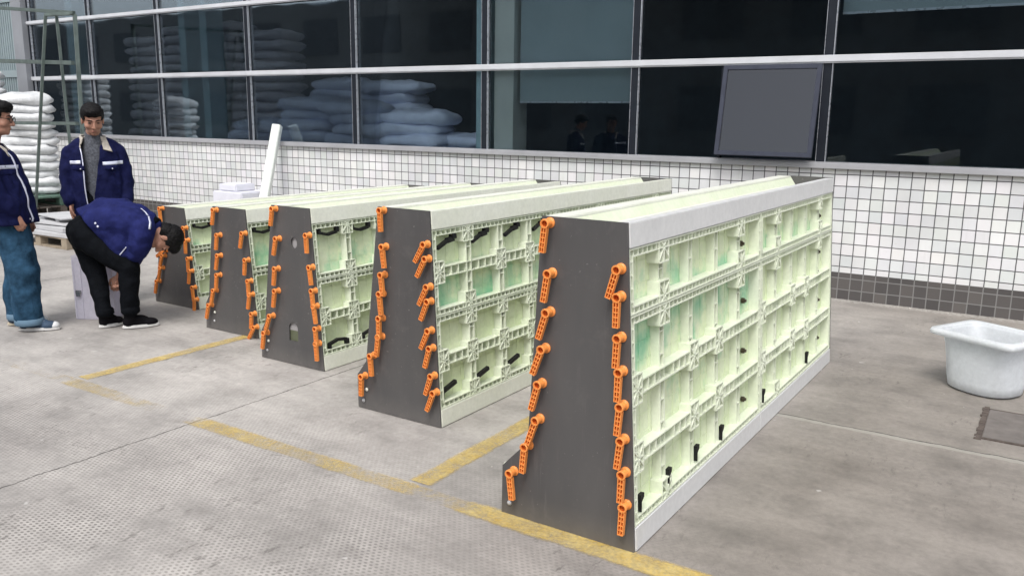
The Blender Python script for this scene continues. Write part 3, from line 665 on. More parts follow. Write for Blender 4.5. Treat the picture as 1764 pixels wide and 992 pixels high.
# the one awning sash, hinged at the top, pushed out at the bottom
b = MB(); b.box((-2.944, YW+.0, 1.2825), (-2.915, YW+.06, 2.1775)); b.build('mullion', M['mull'], fac)
ang = math.atan2(.150, .865); hx = Vector((0, YW-.006, 2.172)); dn = Vector((0, -math.sin(ang), -math.cos(ang))); nrm = Vector((0, -math.cos(ang), math.sin(ang)))
def TS(p): return Vector((p[0], 0, 0)) + hx + dn*p[2] + nrm*p[1]
HS = .868
sash = MB()
for a_, c_ in (((-2.912,0,0),(-2.868,.03,HS)), ((-2.022,0,0),(-1.978,.03,HS)), ((-2.868,0,0),(-2.022,.03,.044)), ((-2.868,0,HS-.044),(-2.022,.03,HS))):
    sash.box(a_, c_, 0, TS)
sf = sash.build('awning_sash', simple('sash_frame', (.045,.05,.07), .6, 0, .15), fac, bevel=.003)
b = MB(); b.box((-2.868,.012,.044), (-2.022,.018,HS-.044), 0, TS); b.build('sash_glass', M['sashglass'], sf)
# wall above, roof edge
b = MB(); b.box((XL, YW-.01, 5.121), (XR, YW+.2, 7.4)); b.build('upper_wall', M['pier'], fac)
# inside: floor, back wall, ceiling, side, pillars, blinds
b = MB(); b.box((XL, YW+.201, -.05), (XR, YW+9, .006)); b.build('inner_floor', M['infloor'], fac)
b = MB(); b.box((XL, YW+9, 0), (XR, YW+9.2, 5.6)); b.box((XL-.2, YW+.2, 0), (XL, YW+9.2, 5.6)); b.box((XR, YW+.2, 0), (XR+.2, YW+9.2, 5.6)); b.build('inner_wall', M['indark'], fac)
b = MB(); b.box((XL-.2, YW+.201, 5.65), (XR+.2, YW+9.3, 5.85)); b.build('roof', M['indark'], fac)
def pil(x0, x1, mat, y=YW+.10, d=.30):
    b = MB(); b.box((x0, y, .01), (x1, y+d, 5.6)); b.build('pillar', M[mat], fac)
pil(-5.98, -5.86, 'pillar_t'); pil(-5.72, -5.455, 'pillar'); 
pil(-11.55, -11.40, 'pillar_t'); pil(-11.05, -10.90, 'pillar_t'); pil(-14.6,-14.4,'pillar_t')
def blind(x0, x1, z0, z1, y=YW+.16):
    b = MB(); b.box((x0, y, z0+.022), (x1, y+.004, z1)); o = b.build('roller_blind', M['blind'], fac)
    b = MB(); b.box((x0, y-.006, z0), (x1, y+.01, z0+.021)); b.build('bottom_bar', M['bead'], o)
blind(-5.40, -3.95, 1.818, 4.1); blind(-1.88, -.02, 2.62, 4.1); blind(.10, 1.99, 2.62, 4.1)
# neighbouring metal shed on the left
sh = empty('metal_shed', (-18, YW-.1, 0)); tag(sh, 'grey corrugated metal shed wall left of the dark glazing', 'shed')
b = MB(); b.box((-15.95, YW-.10, 0), (XL-.002, YW+.25, 7.5)); b.build('corner_pier', M['pier'], sh)
def corr(z0, z1, mat, name):
    b = MB(); p = .075; n = int(6/p)
    for i in range(n):
        x = -15.955-i*p
        for (u0, u1, y) in ((0, .40, YW-.02), (.40, .5, None), (.5, .9, YW+.015), (.9, 1, None)):
            ya = {0: YW-.02, .40: YW-.02, .5: YW+.015, .9: YW+.015}[u0]; yb = {.40: YW-.02, .5: YW+.015, .9: YW+.015, 1: YW-.02}[u1]
            b.add([(x-u0*p, ya, z0), (x-u1*p, yb, z0), (x-u1*p, yb, z1), (x-u0*p, ya, z1)], [(0,1,2,3)])
    b.build(name, M[mat], sh, recalc=False)
corr(0, 2.25, 'shedmetal', 'corrugated_wall'); corr(2.37, 3.55, 'shedmetal', 'corrugated_wall'); corr(3.72, 7.4, 'shedlight', 'corrugated_wall')
b = MB(); b.box((-22, YW-.04, 2.25), (-15.955, YW+.1, 2.37)); b.box((-22, YW-.045, 3.55), (-15.955, YW+.1, 3.72)); b.box((-22, YW+.101, 0), (-15.955, YW+.2, 7.4)); b.build('girt', M['shedmetal'], sh)
# building across the yard, seen only as the dark reflection in the glazing
op = empty('factory_building', (-6, -15, 0)); tag(op, 'dull building across the yard, seen only mirrored in the dark glazing', 'building')
b = MB(); b.box((-60, -20, 0), (40, -15, 7.2)); b.build('wall', M['opp'], op)
for i in range(24):
    for z in (1.2, 4.6):
        b = MB(); b.box((-58+i*4.1, -15.0, z), (-55.6+i*4.1, -14.96, z+1.7)); b.build('window', M['oppw'], op)
# ------------------------------------------------------------------ sacks
def sack_mesh(lx, ly, lz, seed, mat):
    b = MB(); nu, nv = 22, 12; rnd = random.Random(seed); ph = rnd.uniform(0, 99)
    def se(c, e): return math.copysign(abs(c)**e, c)
    vs = []
    for j in range(nv+1):
        v = -math.pi/2+math.pi*j/nv
        for i in range(nu):
            u = 2*math.pi*i/nu
            x = lx/2*se(math.cos(v), .75)*se(math.cos(u), .42); y = ly/2*se(math.cos(v), .75)*se(math.sin(u), .42); z = lz/2*se(math.sin(v), .85)
            nn = noise.noise(Vector((x*5+ph, y*5, z*8)))*.040+noise.noise(Vector((x*14+ph, y*14, z*20)))*.016
            z *= 1+.25*noise.noise(Vector((x*3+ph, y*3, 0)))-.25*(abs(x)/(lx/2))**4
            vs.append(Vector((x*(1+nn), y*(1+nn*1.5), z+nn*.8)))
    fs = [(j*nu+i, j*nu+(i+1)%nu, (j+1)*nu+(i+1)%nu, (j+1)*nu+i) for j in range(nv) for i in range(nu)]
    b.add(vs, fs); return b.mesh('sack', M[mat], smooth=True)
SK = {m_: [sack_mesh(.95 if m_ != 'bag' else 1.08, .62, .165, s_, m_) for s_ in range(4)] for m_ in ('bag', 'bagin', 'bagdk')}
def sack(x, y, z, mat, lab, grp, rz=0, k=0, sc=(1,1,1)):
    o = bpy.data.objects.new('sack', SK[mat][k % 4]); COL.objects.link(o); o.location = (x, y, z); o.rotation_euler = (0, 0, rz); o.scale = sc
    tag(o, lab, 'sack', grp); return o
rnd = random.Random(5)
OR = ['topmost','second','third','fourth','fifth','sixth','seventh','eighth','ninth','tenth','eleventh','twelfth','thirteenth','fourteenth','fifteenth']
ords = ['lowest','second','third','fourth','fifth','sixth','seventh','eighth','ninth','tenth','eleventh','topmost']
z = .40
for i in range(12):
    hgt = .122
    sx_ = 1.03 if i in (3,4,5,6) else (.94 if i > 8 else 1.0)
    if i == 11: hgt = .15
    lab = ('lowest' if i == 0 else 'topmost' if i == 11 else ords[i]+' from the bottom')
    sack(-13.52+rnd.uniform(-.03,.03), 6.99+rnd.uniform(-.03,.03), z+hgt/2, 'bag', 'white sack, %s in the tall stack behind the two men' % lab, 'white sacks stacked outdoors', 1.0+rnd.uniform(-.06,.06), i, (sx_*.80, 1.0, 1.16 if i < 11 else 1.4))
    z += hgt
z = .40
for i in range(15):
    if i < 10 and False: continue
    lab = 'topmost' if i == 14 else 'lowest' if i == 0 else 'number %d from the bottom' % (i+1)
    sack(-15.72+rnd.uniform(-.03,.03), 7.35, z+.061, 'bag', ('topmost white sack of the taller stack by the shed' if i == 14 else 'white sack, %s from the top of the taller stack by the shed' % OR[14-i]), 'white sacks stacked by the shed', 1.0+rnd.uniform(-.05,.05), i, (.86,1.05,1.25))
    z += .127
def pallet(x0, y0, x1, y1, z0, mat, lab, cat='pallet', h=.14, n=6):
    root = empty('pallet', ((x0+x1)/2, (y0+y1)/2, z0)); tag(root, lab, cat)
    b = MB()
    for i in range(n):
        t = i/(n); yy = y0+(y1-y0)*t; b.box((x0, yy+.004, z0+h-.02), (x1, yy+(y1-y0)/n-.02, z0+h))
    b.build('top_boards', M[mat], root, bevel=.002)
    b = MB()
    for i in range(3):
        yy = y0+(y1-y0-.09)*i/2; b.box((x0, yy+.001, z0+.001), (x1, yy+.09, z0+.02))
    b.build('bottom_boards', M[mat], root, bevel=.002)
    for i in range(3):
        for j in range(3):
            xx = x0+(x1-x0-.12)*i/2; yy = y0+(y1-y0-.10)*j/2
            b = MB(); b.box((xx, yy+.002, z0+.0205), (xx+.12, yy+.098, z0+h-.0205)); b.build('block', M[mat], root)
    return root
pallet(-14.05, 6.55, -12.75, 7.55, .25, 'greenpal', 'green plastic pallet directly under the white sacks')
pallet(-14.02, 6.50, -12.72, 7.58, 0, 'wooddk', 'dark old wooden pallet on the ground beneath the green pallet', h=.249)
pallet(-16.3, 6.85, -15.1, 7.8, .25, 'wood', 'upper wooden pallet under the stack of sacks by the shed')
pallet(-16.3, 6.85, -15.1, 7.8, 0, 'wooddk', 'lower wooden pallet under the stack of sacks by the shed', h=.249)
pallet(-11.35, 5.55, -10.05, 6.55, 0, 'wood', 'weathered wooden pallet on the ground behind the men, boards piled on it')
brd = [(-11.4,5.52,-9.98,6.2,.142,.05,3,'lowest'),(-11.25,5.60,-10.15,6.40,.195,.055,-2,'second'),(-11.32,5.62,-10.22,6.35,.262,.022,6,'thin third'),(-11.15,5.75,-10.35,6.35,.326,.018,-8,'topmost')]
for (x0,y0,x1,y1,z0,h,a,nm) in brd:
    b = MB(); cx, cy = (x0+x1)/2, (y0+y1)/2
    b.box((x0-cx,y0-cy,0),(x1-cx,y1-cy,h)); 
    if nm in ('thin third','topmost'):
        b.box((x0-cx+.1,y0-cy+.03,-.04),(x0-cx+.2,y1-cy-.03,-.001)); b.box((x1-cx-.25,y0-cy+.03,-.04),(x1-cx-.15,y1-cy-.03,-.001))
    o = b.build('board', M['board'], None, (cx,cy,z0), bevel=.004); o.rotation_euler = (0,0,R(a)); tag(o, 'pale flat board, %s of the pile on the wooden pallet' % nm, 'board', 'pale boards piled on the pallet')
# indoor sacks behind the glass
rnd = random.Random(11)
cols_ = [(-10.15, 8.74, 10), (-9.15, 8.74, 12), (-8.15, 8.74, 12), (-7.15, 8.74, 11), (-9.3,9.55,14),(-8.2,9.55,14),(-6.55, 9.0, 9)]
for ci, (x, y, n_) in enumerate(cols_):
    for i in range(n_):
        if i < n_-7: continue
        sack(x+rnd.uniform(-.10,.10), y+rnd.uniform(-.05,.05), .17+i*.146+.03*math.sin(ci*2.1), 'bagin', 'bluish indoor sack, %s from the top in the %s column of the heap' % (OR[n_-1-i], ['leftmost','second','third','fourth','rear left','rear right','rightmost low'][ci]), 'sacks heaped indoors behind the glass', rnd.uniform(-.2,.2), i+ci, (1.10, 1, 1.38))
    b = MB(); b.box((x-.44, y-.28, .007), (x+.44, y+.28, .08+(n_-7)*.146)); o = b.build('crate', M['indark'], None, bevel=.01); tag(o, 'dark crate indoors under the %s column of bluish sacks' % ['leftmost','second','third','fourth','rear left','rear right','rightmost low'][ci], 'crate', 'crates under the indoor sacks')
for ci, (x, y, n_) in enumerate([(-13.3, 9.15, 19), (-12.3, 9.15, 20), (-11.3, 9.15, 20), (-10.35, 9.15, 19)]):  # added stacks standing in for sacks mirrored in the panes
    for i in range(n_):
        if i < 6: continue
        sack(x+rnd.uniform(-.04,.04), y+rnd.uniform(-.04,.04), .12+i*.150, 'bagdk', 'dim grey sack added as glass reflection, %s from the top of the %s high stack' % (OR[n_-1-i], ['leftmost','second','third','rightmost'][ci]), 'grey sacks added as reflection in the glass', rnd.uniform(-.06,.06), i+ci, (1.0, 1, 1.1))
    b = MB(); b.box((x-.44, y-.28, .007), (x+.44, y+.28, .94)); o = b.build('crate', M['indark'], None, bevel=.01); tag(o, 'dark crate indoors under the %s high stack of dim grey sacks' % ['leftmost','second','third','rightmost'][ci], 'crate', 'crates under the grey indoor sacks')
# ------------------------------------------------------------------ steel rack
rk = empty('steel_rack', (-12.5, 6.6, 0)); tag(rk, 'tall rusty green steel tube rack standing in front of the white sacks', 'rack')
def tube(p, q, r, name='post'):
    b = MB(); b.bar(p, q, r*2, r*2, up=Vector((.3,1,0))); b.build(name, M['steel'], rk, bevel=.004)
tube((-12.80,6.62,.0),(-12.13,6.70,2.956), .019)
tube((-12.21,6.90,2.97),(-12.16,6.92,0), .019)
tube((-11.75,6.90,2.97),(-11.60,6.75,0), .025)
tube((-12.14,6.70,2.965),(-11.75,6.90,2.985), .022, 'top_bar')
tube((-15.2,6.58,3.28),(-11.73,6.88,2.99), .024, 'rail')
tube((-15.2,6.62,2.44),(-11.62,6.74,2.31), .028, 'rail')
tube((-15.2,6.62,1.46),(-11.60,6.72,1.49), .024, 'rail')
tube((-15.2,6.60,0),(-15.2,6.60,3.30), .03)
# ------------------------------------------------------------------ white profile against the wall, foam box
pv = MB(); p0 = Vector((-9.10,7.66,.0)); p1 = Vector((-9.215,8.19,1.50)); ax = (p1-p0).normalized()
ux = Vector((1,0,0)); ux = (ux-ax*ux.dot(ax)).normalized(); uy = ax.cross(ux)
rot = Quaternion(ax, R(28)); ux = rot @ ux; uy = rot @ uy
sec = [(-.06,-.045),(-.045,-.06),(.045,-.06),(.06,-.045),(.06,.045),(.045,.06),(-.045,.06),(-.06,.045)]
pv.prism(sec, lambda s_: p0+Vector((0,0,.02))+ux*s_[0]+uy*s_[1], lambda s_: p1+ux*s_[0]+uy*s_[1])
o = pv.build('plastic_post', M['post']); tag(o, 'long white plastic post leaning on the window sill behind the moulds', 'post')
fb = MB(); fb.box((-9.95,7.62,.0),(-9.34,8.1,.60)); fb.box((-9.86,7.66,.601),(-9.50,8.0,.70))
o = fb.build('foam_block', M['foam'], bevel=.015); tag(o, 'white foam packing block on the ground against the tiled wall', 'foam block')
# ------------------------------------------------------------------ the milky tub
tb = empty('plastic_tub', (-.262, 5.925, 0)); tag(tb, 'milky white plastic tub with a wide flat rim near the tiled wall', 'tub')
ctr = Vector((-.262, 5.925, 0)); e1 = Vector((.888, -.46, 0)).normalized(); e2 = Vector((.46, .888, 0)).normalized()
def rr(a, b_, n=64, e=.38):
    out = []
    for k in range(n):
        t = 2*math.pi*k/n; c, s_ = math.cos(t), math.sin(t)
        out.append((a*math.copysign(abs(c)**e, c), b_*math.copysign(abs(s_)**e, s_)))
    return out
def ring(a, b_, z, e): return [ctr+e1*x+e2*y+Vector((0,0,z)) for x, y in rr(a, b_, 64, e)]
def loft(rings, mat, name, par, closed_bottom=True):
    b = MB(); n = len(rings[0]); vs = [v for r_ in rings for v in r_]
    fs = [(i*n+k, i*n+(k+1)%n, (i+1)*n+(k+1)%n, (i+1)*n+k) for i in range(len(rings)-1) for k in range(n)]
    b.add(vs, fs); return b.build(name, M[mat], par, smooth=True)
A0, B0 = .21, .19
def fl(r_, amp):     # shallow flutes down the wall
    return r_
wall = [ring(.0,.0,.006,.9), ring(.185,.165,.006,.85), ring(.205,.182,.016,.82), ring(.212,.188,.07,.75), ring(.216,.192,.18,.62), ring(.221,.196,.28,.46), ring(.226,.200,.350,.34), ring(.228,.202,.366,.30)]
inner = [ring(.220,.195,.366,.30), ring(.217,.192,.350,.34), ring(.212,.188,.28,.46), ring(.207,.184,.18,.62), ring(.203,.180,.07,.75), ring(.196,.173,.022,.82), ring(0,0,.020,.9)]
bd = loft(wall+inner, 'tub', 'body', tb)
bm_ = bd.data
for v in bm_.vertices:
    p = v.co-ctr; r_ = Vector((p.x, p.y, 0)); 
    if .06 < v.co.z < .33 and r_.length > .1:
        a = math.atan2(p.dot(e2)/B0, p.dot(e1)/A0); v.co -= r_.normalized()*(.004*max(0, math.cos(a*13)))
rimr = [ring(.2278,.2018,.352,.30), ring(.262,.230,.352,.20), ring(.268,.236,.340,.18), ring(.273,.241,.341,.18), ring(.276,.244,.362,.18), ring(.270,.238,.376,.19), ring(.240,.212,.379,.26), ring(.2285,.2025,.3755,.30), ring(.2195,.1945,.3665,.30), ring(.2278,.2018,.3525,.30)]
loft(rimr, 'tub', 'rim', tb)
# ------------------------------------------------------------------ people
def ellipsoid(b, c, r, Rm=None, n=14):
    c = Vector(c); vs = []; Rm = Rm or Matrix.Identity(3)
    for j in range(n+1):
        v = -math.pi/2+math.pi*j/n
        for i in range(2*n):
            u = math.pi*i/n
            vs.append(c+Rm @ Vector((r[0]*math.cos(v)*math.cos(u), r[1]*math.cos(v)*math.sin(u), r[2]*math.sin(v))))
    m_ = 2*n; b.add(vs, [(j*m_+i, j*m_+(i+1)%m_, (j+1)*m_+(i+1)%m_, (j+1)*m_+i) for j in range(n) for i in range(m_)])
def limb(b, pts, fl=None, n=14):
    """pts: [(p, r) or (p, (ra, rb), dirA)] – a chain of overlapping balls and cones"""
    P = [(Vector(p), r) for p, r in pts]
    for (p, r), (q, s) in zip(P[:-1], P[1:]):
        m_ = 5
        b.tube([p+(q-p)*t/m_ for t in range(m_+1)], [r+(s-r)*t/m_ for t in range(m_+1)], n)
    for p, r in P: ellipsoid(b, p, (r, r, r), None, 8)
def organic(name, b, vox, mat, parent=None, smooth=3, folds=0, fscale=7, fdir=None, cut=None, thick=0, seed=0):
    me = b.mesh(name+'_raw', mat); tmp = bpy.data.objects.new('raw', me); COL.objects.link(tmp)
    md = tmp.modifiers.new('r', 'REMESH'); md.mode = 'VOXEL'; md.voxel_size = vox; md.adaptivity = 0
    sm = tmp.modifiers.new('s', 'SMOOTH'); sm.iterations = smooth; sm.factor = .5
    dg = bpy.context.evaluated_depsgraph_get(); m2 = bpy.data.meshes.new_from_object(tmp.evaluated_get(dg))
    bpy.data.objects.remove(tmp); bpy.data.meshes.remove(me)
    if folds:
        cs = [v.co.copy() for v in m2.vertices]; ns = [v.normal.copy() for v in m2.vertices]
        for v, c, nn in zip(m2.vertices, cs, ns):
            q_ = fdir(c) if fdir else c
            f = noise.noise(q_*fscale+Vector((seed, 0, 0))); f2 = noise.noise(q_*fscale*2.3+Vector((0, seed, 5)))
            v.co = c+nn*(folds*((1-abs(f)*2)*.8+f2*.5))
    if cut:
        bm = bmesh.new(); bm.from_mesh(m2)
        bmesh.ops.delete(bm, geom=[f for f in bm.faces if cut(f.calc_center_median(), f.normal)], context='FACES')
        for _ in range(14):
            new = {}
            for v in bm.verts:
                be = [e for e in v.link_edges if e.is_boundary]
                if len(be) == 2: new[v] = (v.co*2+be[0].other_vert(v).co+be[1].other_vert(v).co)/4
            for v, c in new.items(): v.co = c
        bm.to_mesh(m2); bm.free()
    m2.materials.clear(); m2.materials.append(mat); m2.name = name
    for p in m2.polygons: p.use_smooth = True; p.material_index = 0
    o = link(name, m2, parent)
    if thick:
        so_ = o.modifiers.new('thick', 'SOLIDIFY'); so_.thickness = thick; so_.offset = -1
    return o
def bvh(o): return BVHTree.FromPolygons([v.co.copy() for v in o.data.vertices], [tuple(p.vertices) for p in o.data.polygons])
def patch(name, tree, fn, nu, nv, cast, mat, parent, off=.004, th=.003):
    """fn(u,v)->point in front of the garment, cast = direction; builds a thin strip lying on it"""
    g = {}; cast = Vector(cast).normalized()
    for i in range(nu+1):
        for j in range(nv+1):
            p = Vector(fn(i/nu, j/nv)); h = tree.ray_cast(p, cast, 3)
            if h[0] is not None: g[i, j] = h[0]
    for i in range(nu+1):
        for j in range(nv+1):
            if (i, j) in g: continue
            near = min(g, key=lambda k: (k[0]-i)**2+(k[1]-j)**2) if g else None
            if near is None: return None
            p = Vector(fn(i/nu, j/nv)); d0 = (g[near]-p).dot(cast); g[i, j] = p+cast*d0
    b = MB(); idx = lambda i, j: i*(nv+1)+j
    top = [g[i, j]-cast*off for i in range(nu+1) for j in range(nv+1)]; bot = [p+cast*(th+off) for p in top]
    K = len(top); fs = []
    for i in range(nu):
        for j in range(nv):
            a, c, d, e = idx(i,j), idx(i+1,j), idx(i+1,j+1), idx(i,j+1)
            fs.append((a,c,d,e)); fs.append((K+e,K+d,K+c,K+a))
    for i in range(nu):
        for j in (0, nv): fs.append((idx(i,j), idx(i+1,j), K+idx(i+1,j), K+idx(i,j)))
    for j in range(nv):
        for i in (0, nu): fs.append((idx(i,j), idx(i,j+1), K+idx(i,j+1), K+idx(i,j)))
    b.add(top+bot, fs); return b.build(name, mat, parent, smooth=True)
def head_frame(c, up, fwd):
    up = Vector(up).normalized(); fwd = Vector(fwd); fwd = (fwd-up*fwd.dot(up)).normalized(); rt = fwd.cross(up)
    Mx = Matrix((rt, fwd, up)).transposed(); c = Vector(c)
    return (lambda p: c+Mx @ Vector(p)), Mx
def head_skin(b, c, up, fwd, k=1.0):
    Tm, Mx = head_frame(c, up, fwd)
    def E(p, r, n=12): ellipsoid(b, Tm(Vector(p)*k), tuple(x*k for x in r), Mx, n)
    E((0,-.012,.035), (.076,.094,.085)); E((0,.018,-.020), (.066,.074,.075)); E((0,.030,-.070), (.050,.055,.045))   # skull, face, jaw
    E((0,.066,-.092), (.024,.020,.018), 8)                                       # chin
    E((.040,.050,-.030), (.027,.030,.026), 8); E((-.040,.050,-.030), (.027,.030,.026), 8)   # cheeks
    E((0,.078,.020), (.050,.014,.012), 8)                                        # brow
    limb(b, [(Tm(Vector((0,.088,.008))*k), .008*k), (Tm(Vector((0,.106,-.030))*k), .0125*k)]); E((.011,.094,-.036), (.009,.009,.008), 6); E((-.011,.094,-.036), (.009,.009,.008), 6)
    E((0,.082,-.060), (.023,.011,.006), 8); E((0,.080,-.070), (.020,.011,.006), 8)       # lips
    for s_ in (-1, 1): E((.078*s_,-.006,-.008), (.008,.019,.033), 8)            # ears
    return Tm, Mx
def face_parts(Tm, Mx, parent, k=1.0, glasses=False):
    for s_ in (-1, 1):
        b = MB(); ellipsoid(b, Tm(Vector((.031*s_,.082,.004))*k), (.0150*k,.006*k,.0045*k), Mx, 8); b.build('eye', M['eye'], parent, smooth=True)
        b = MB(); limb(b, [(Tm(Vector((.014*s_,.091,.024))*k), .0035*k), (Tm(Vector((.035*s_,.088,.030))*k), .0038*k), (Tm(Vector((.052*s_,.074,.024))*k), .0025*k)]); b.build('eyebrow', M['hair'], parent, smooth=True)
    b = MB(); ellipsoid(b, Tm(Vector((0,.0905,-.065))*k), (.021*k,.004*k,.0022*k), Mx, 8); b.build('mouth', M['lip'], parent, smooth=True)
    if glasses:
        b = MB()
        for s_ in (-1, 1):
            b.tube([Tm(Vector((.034*s_+.026*math.cos(t)*1.0, .100+.0*t, .002+.019*math.sin(t)))*k) for t in [2*math.pi*i/16 for i in range(17)]], .0026, 6)
            b.tube([Tm(Vector((.060*s_,.098,.008))*k), Tm(Vector((.079*s_,.04,.010))*k), Tm(Vector((.083*s_,-.012,.008))*k)], .0026, 6)
        b.tube([Tm(Vector((-.009,.102,.006))*k), Tm(Vector((.009,.102,.006))*k)], .0024, 6)
        b.build('glasses', M['black'], parent, smooth=True)
def hair(Tm, Mx, parent, k=1.0, low=-.035, fringe=.045, seed=1):
    b = MB()
    def E(p, r): ellipsoid(b, Tm(Vector(p)*k), tuple(x*k for x in r), Mx, 12)
    E((0,-.018,.045), (.083,.100,.088)); E((0,-.055,.0), (.074,.062,.072)); E((0,.030,.085), (.066,.064,.040))
    inv = Mx.inverted(); c0 = Tm(Vector((0,0,0)))
    def cut(p, nn):
        q_ = (inv @ (p-c0))/k
        lim = fringe+.004*math.sin(q_.x*120) if q_.y > .045 else (.010 if q_.y > .018 else (-.005 if q_.y > -.012 and abs(q_.x) > .05 else low))
        return q_.z < lim
    o = organic('hair', b, .006, M['hair'], parent, 1, .006, 62, None, cut, .006, seed); return o
def hand(b, wr, d, pn, side=1, curl=.5, k=1.0):
    """wr wrist, d direction of fingers, pn palm normal, fingers curl towards pn"""
    wr = Vector(wr); d = Vector(d).normalized(); pn = Vector(pn); pn = (pn-d*pn.dot(d)).normalized(); s_ = d.cross(pn)*side
    pc = wr+d*.05*k; Mx = Matrix((s_, d, pn)).transposed()
    ellipsoid(b, pc, (.042*k,.052*k,.017*k), Mx, 10); limb(b, [(wr-d*.03*k, .026*k), (wr, .024*k)])
    for i, (off, ln_) in enumerate(((-.030,.066),(-.010,.075),(.011,.070),(.030,.055))):
        p = wr+d*(.088-.004*abs(i-1))*k+s_*off*k; pts = [(p-d*.02*k, .0098*k)]; a = .15+curl*.3
        for j, fr in enumerate((.45,.32,.23)):
            q_ = p+(d*math.cos(a)+pn*math.sin(a))*ln_*fr*k; pts.append((q_, (.0090-.0008*j)*k)); p = q_; a += curl*(.8+.05*i)
        limb(b, pts, None, 8)
    p = wr+d*.02*k-s_*.030*k
    limb(b, [(p, .0125*k), (p+(d*.028-s_*.022+pn*.008)*k, .0110*k), (p+(d*.056-s_*.024+pn*.022)*k, .0095*k), (p+(d*.076-s_*.016+pn*.034)*k, .0082*k)], None, 8)
HR = Vector((.838,.546,0)).normalized(); HT = Vector((.546,-.838,0)).normalized(); ZU = Vector((0,0,1))
def shoe(parent, heel, toe, up_h, mats, name='shoe', sole='sole', w_=.046):
    heel = Vector(heel); toe = Vector(toe); d = (toe-heel); ln_ = d.length; d.normalize(); sd_ = d.cross(ZU).normalized(); u_ = sd_.cross(d)
    Mx = Matrix((sd_, d, u_)).transposed(); b = MB()
    ellipsoid(b, heel+d*ln_*.20+u_*.055, (w_*.80, ln_*.20, .058), Mx, 10); ellipsoid(b, heel+d*ln_*.72+u_*.034, (w_, ln_*.27, .036), Mx, 10); ellipsoid(b, heel+d*ln_*.45+u_*.052, (w_*.82, ln_*.30, .048), Mx, 10)
    limb(b, [(heel+d*ln_*.22+u_*.06, .042), (heel+d*ln_*.20+u_*up_h, .046)])
    cutz = lambda p, nn: (p-heel).dot(u_) < .012
    o = organic(name, b, .008, mats[0], parent, 3, .0015, 20, None, cutz, 0, 3)
    s_ = MB(); n = 28; ring_ = []
    for kx in range(n):
        t = 2*math.pi*kx/n; x = math.sin(t)*w_*(1.06 if math.cos(t) > 0 else .86); y = ln_*(.5+.5*math.cos(t)*1.03); ring_.append((math.copysign(abs(x/w_)**.8*w_, x), y))
    s_.prism(ring_, lambda p: heel+sd_*p[0]+d*p[1]+u_*.002, lambda p: heel+sd_*p[0]+d*p[1]+u_*.026)
    s_.build(sole, mats[1], o, bevel=.005, smooth=False); return o, (heel, d, u_, sd_, ln_)

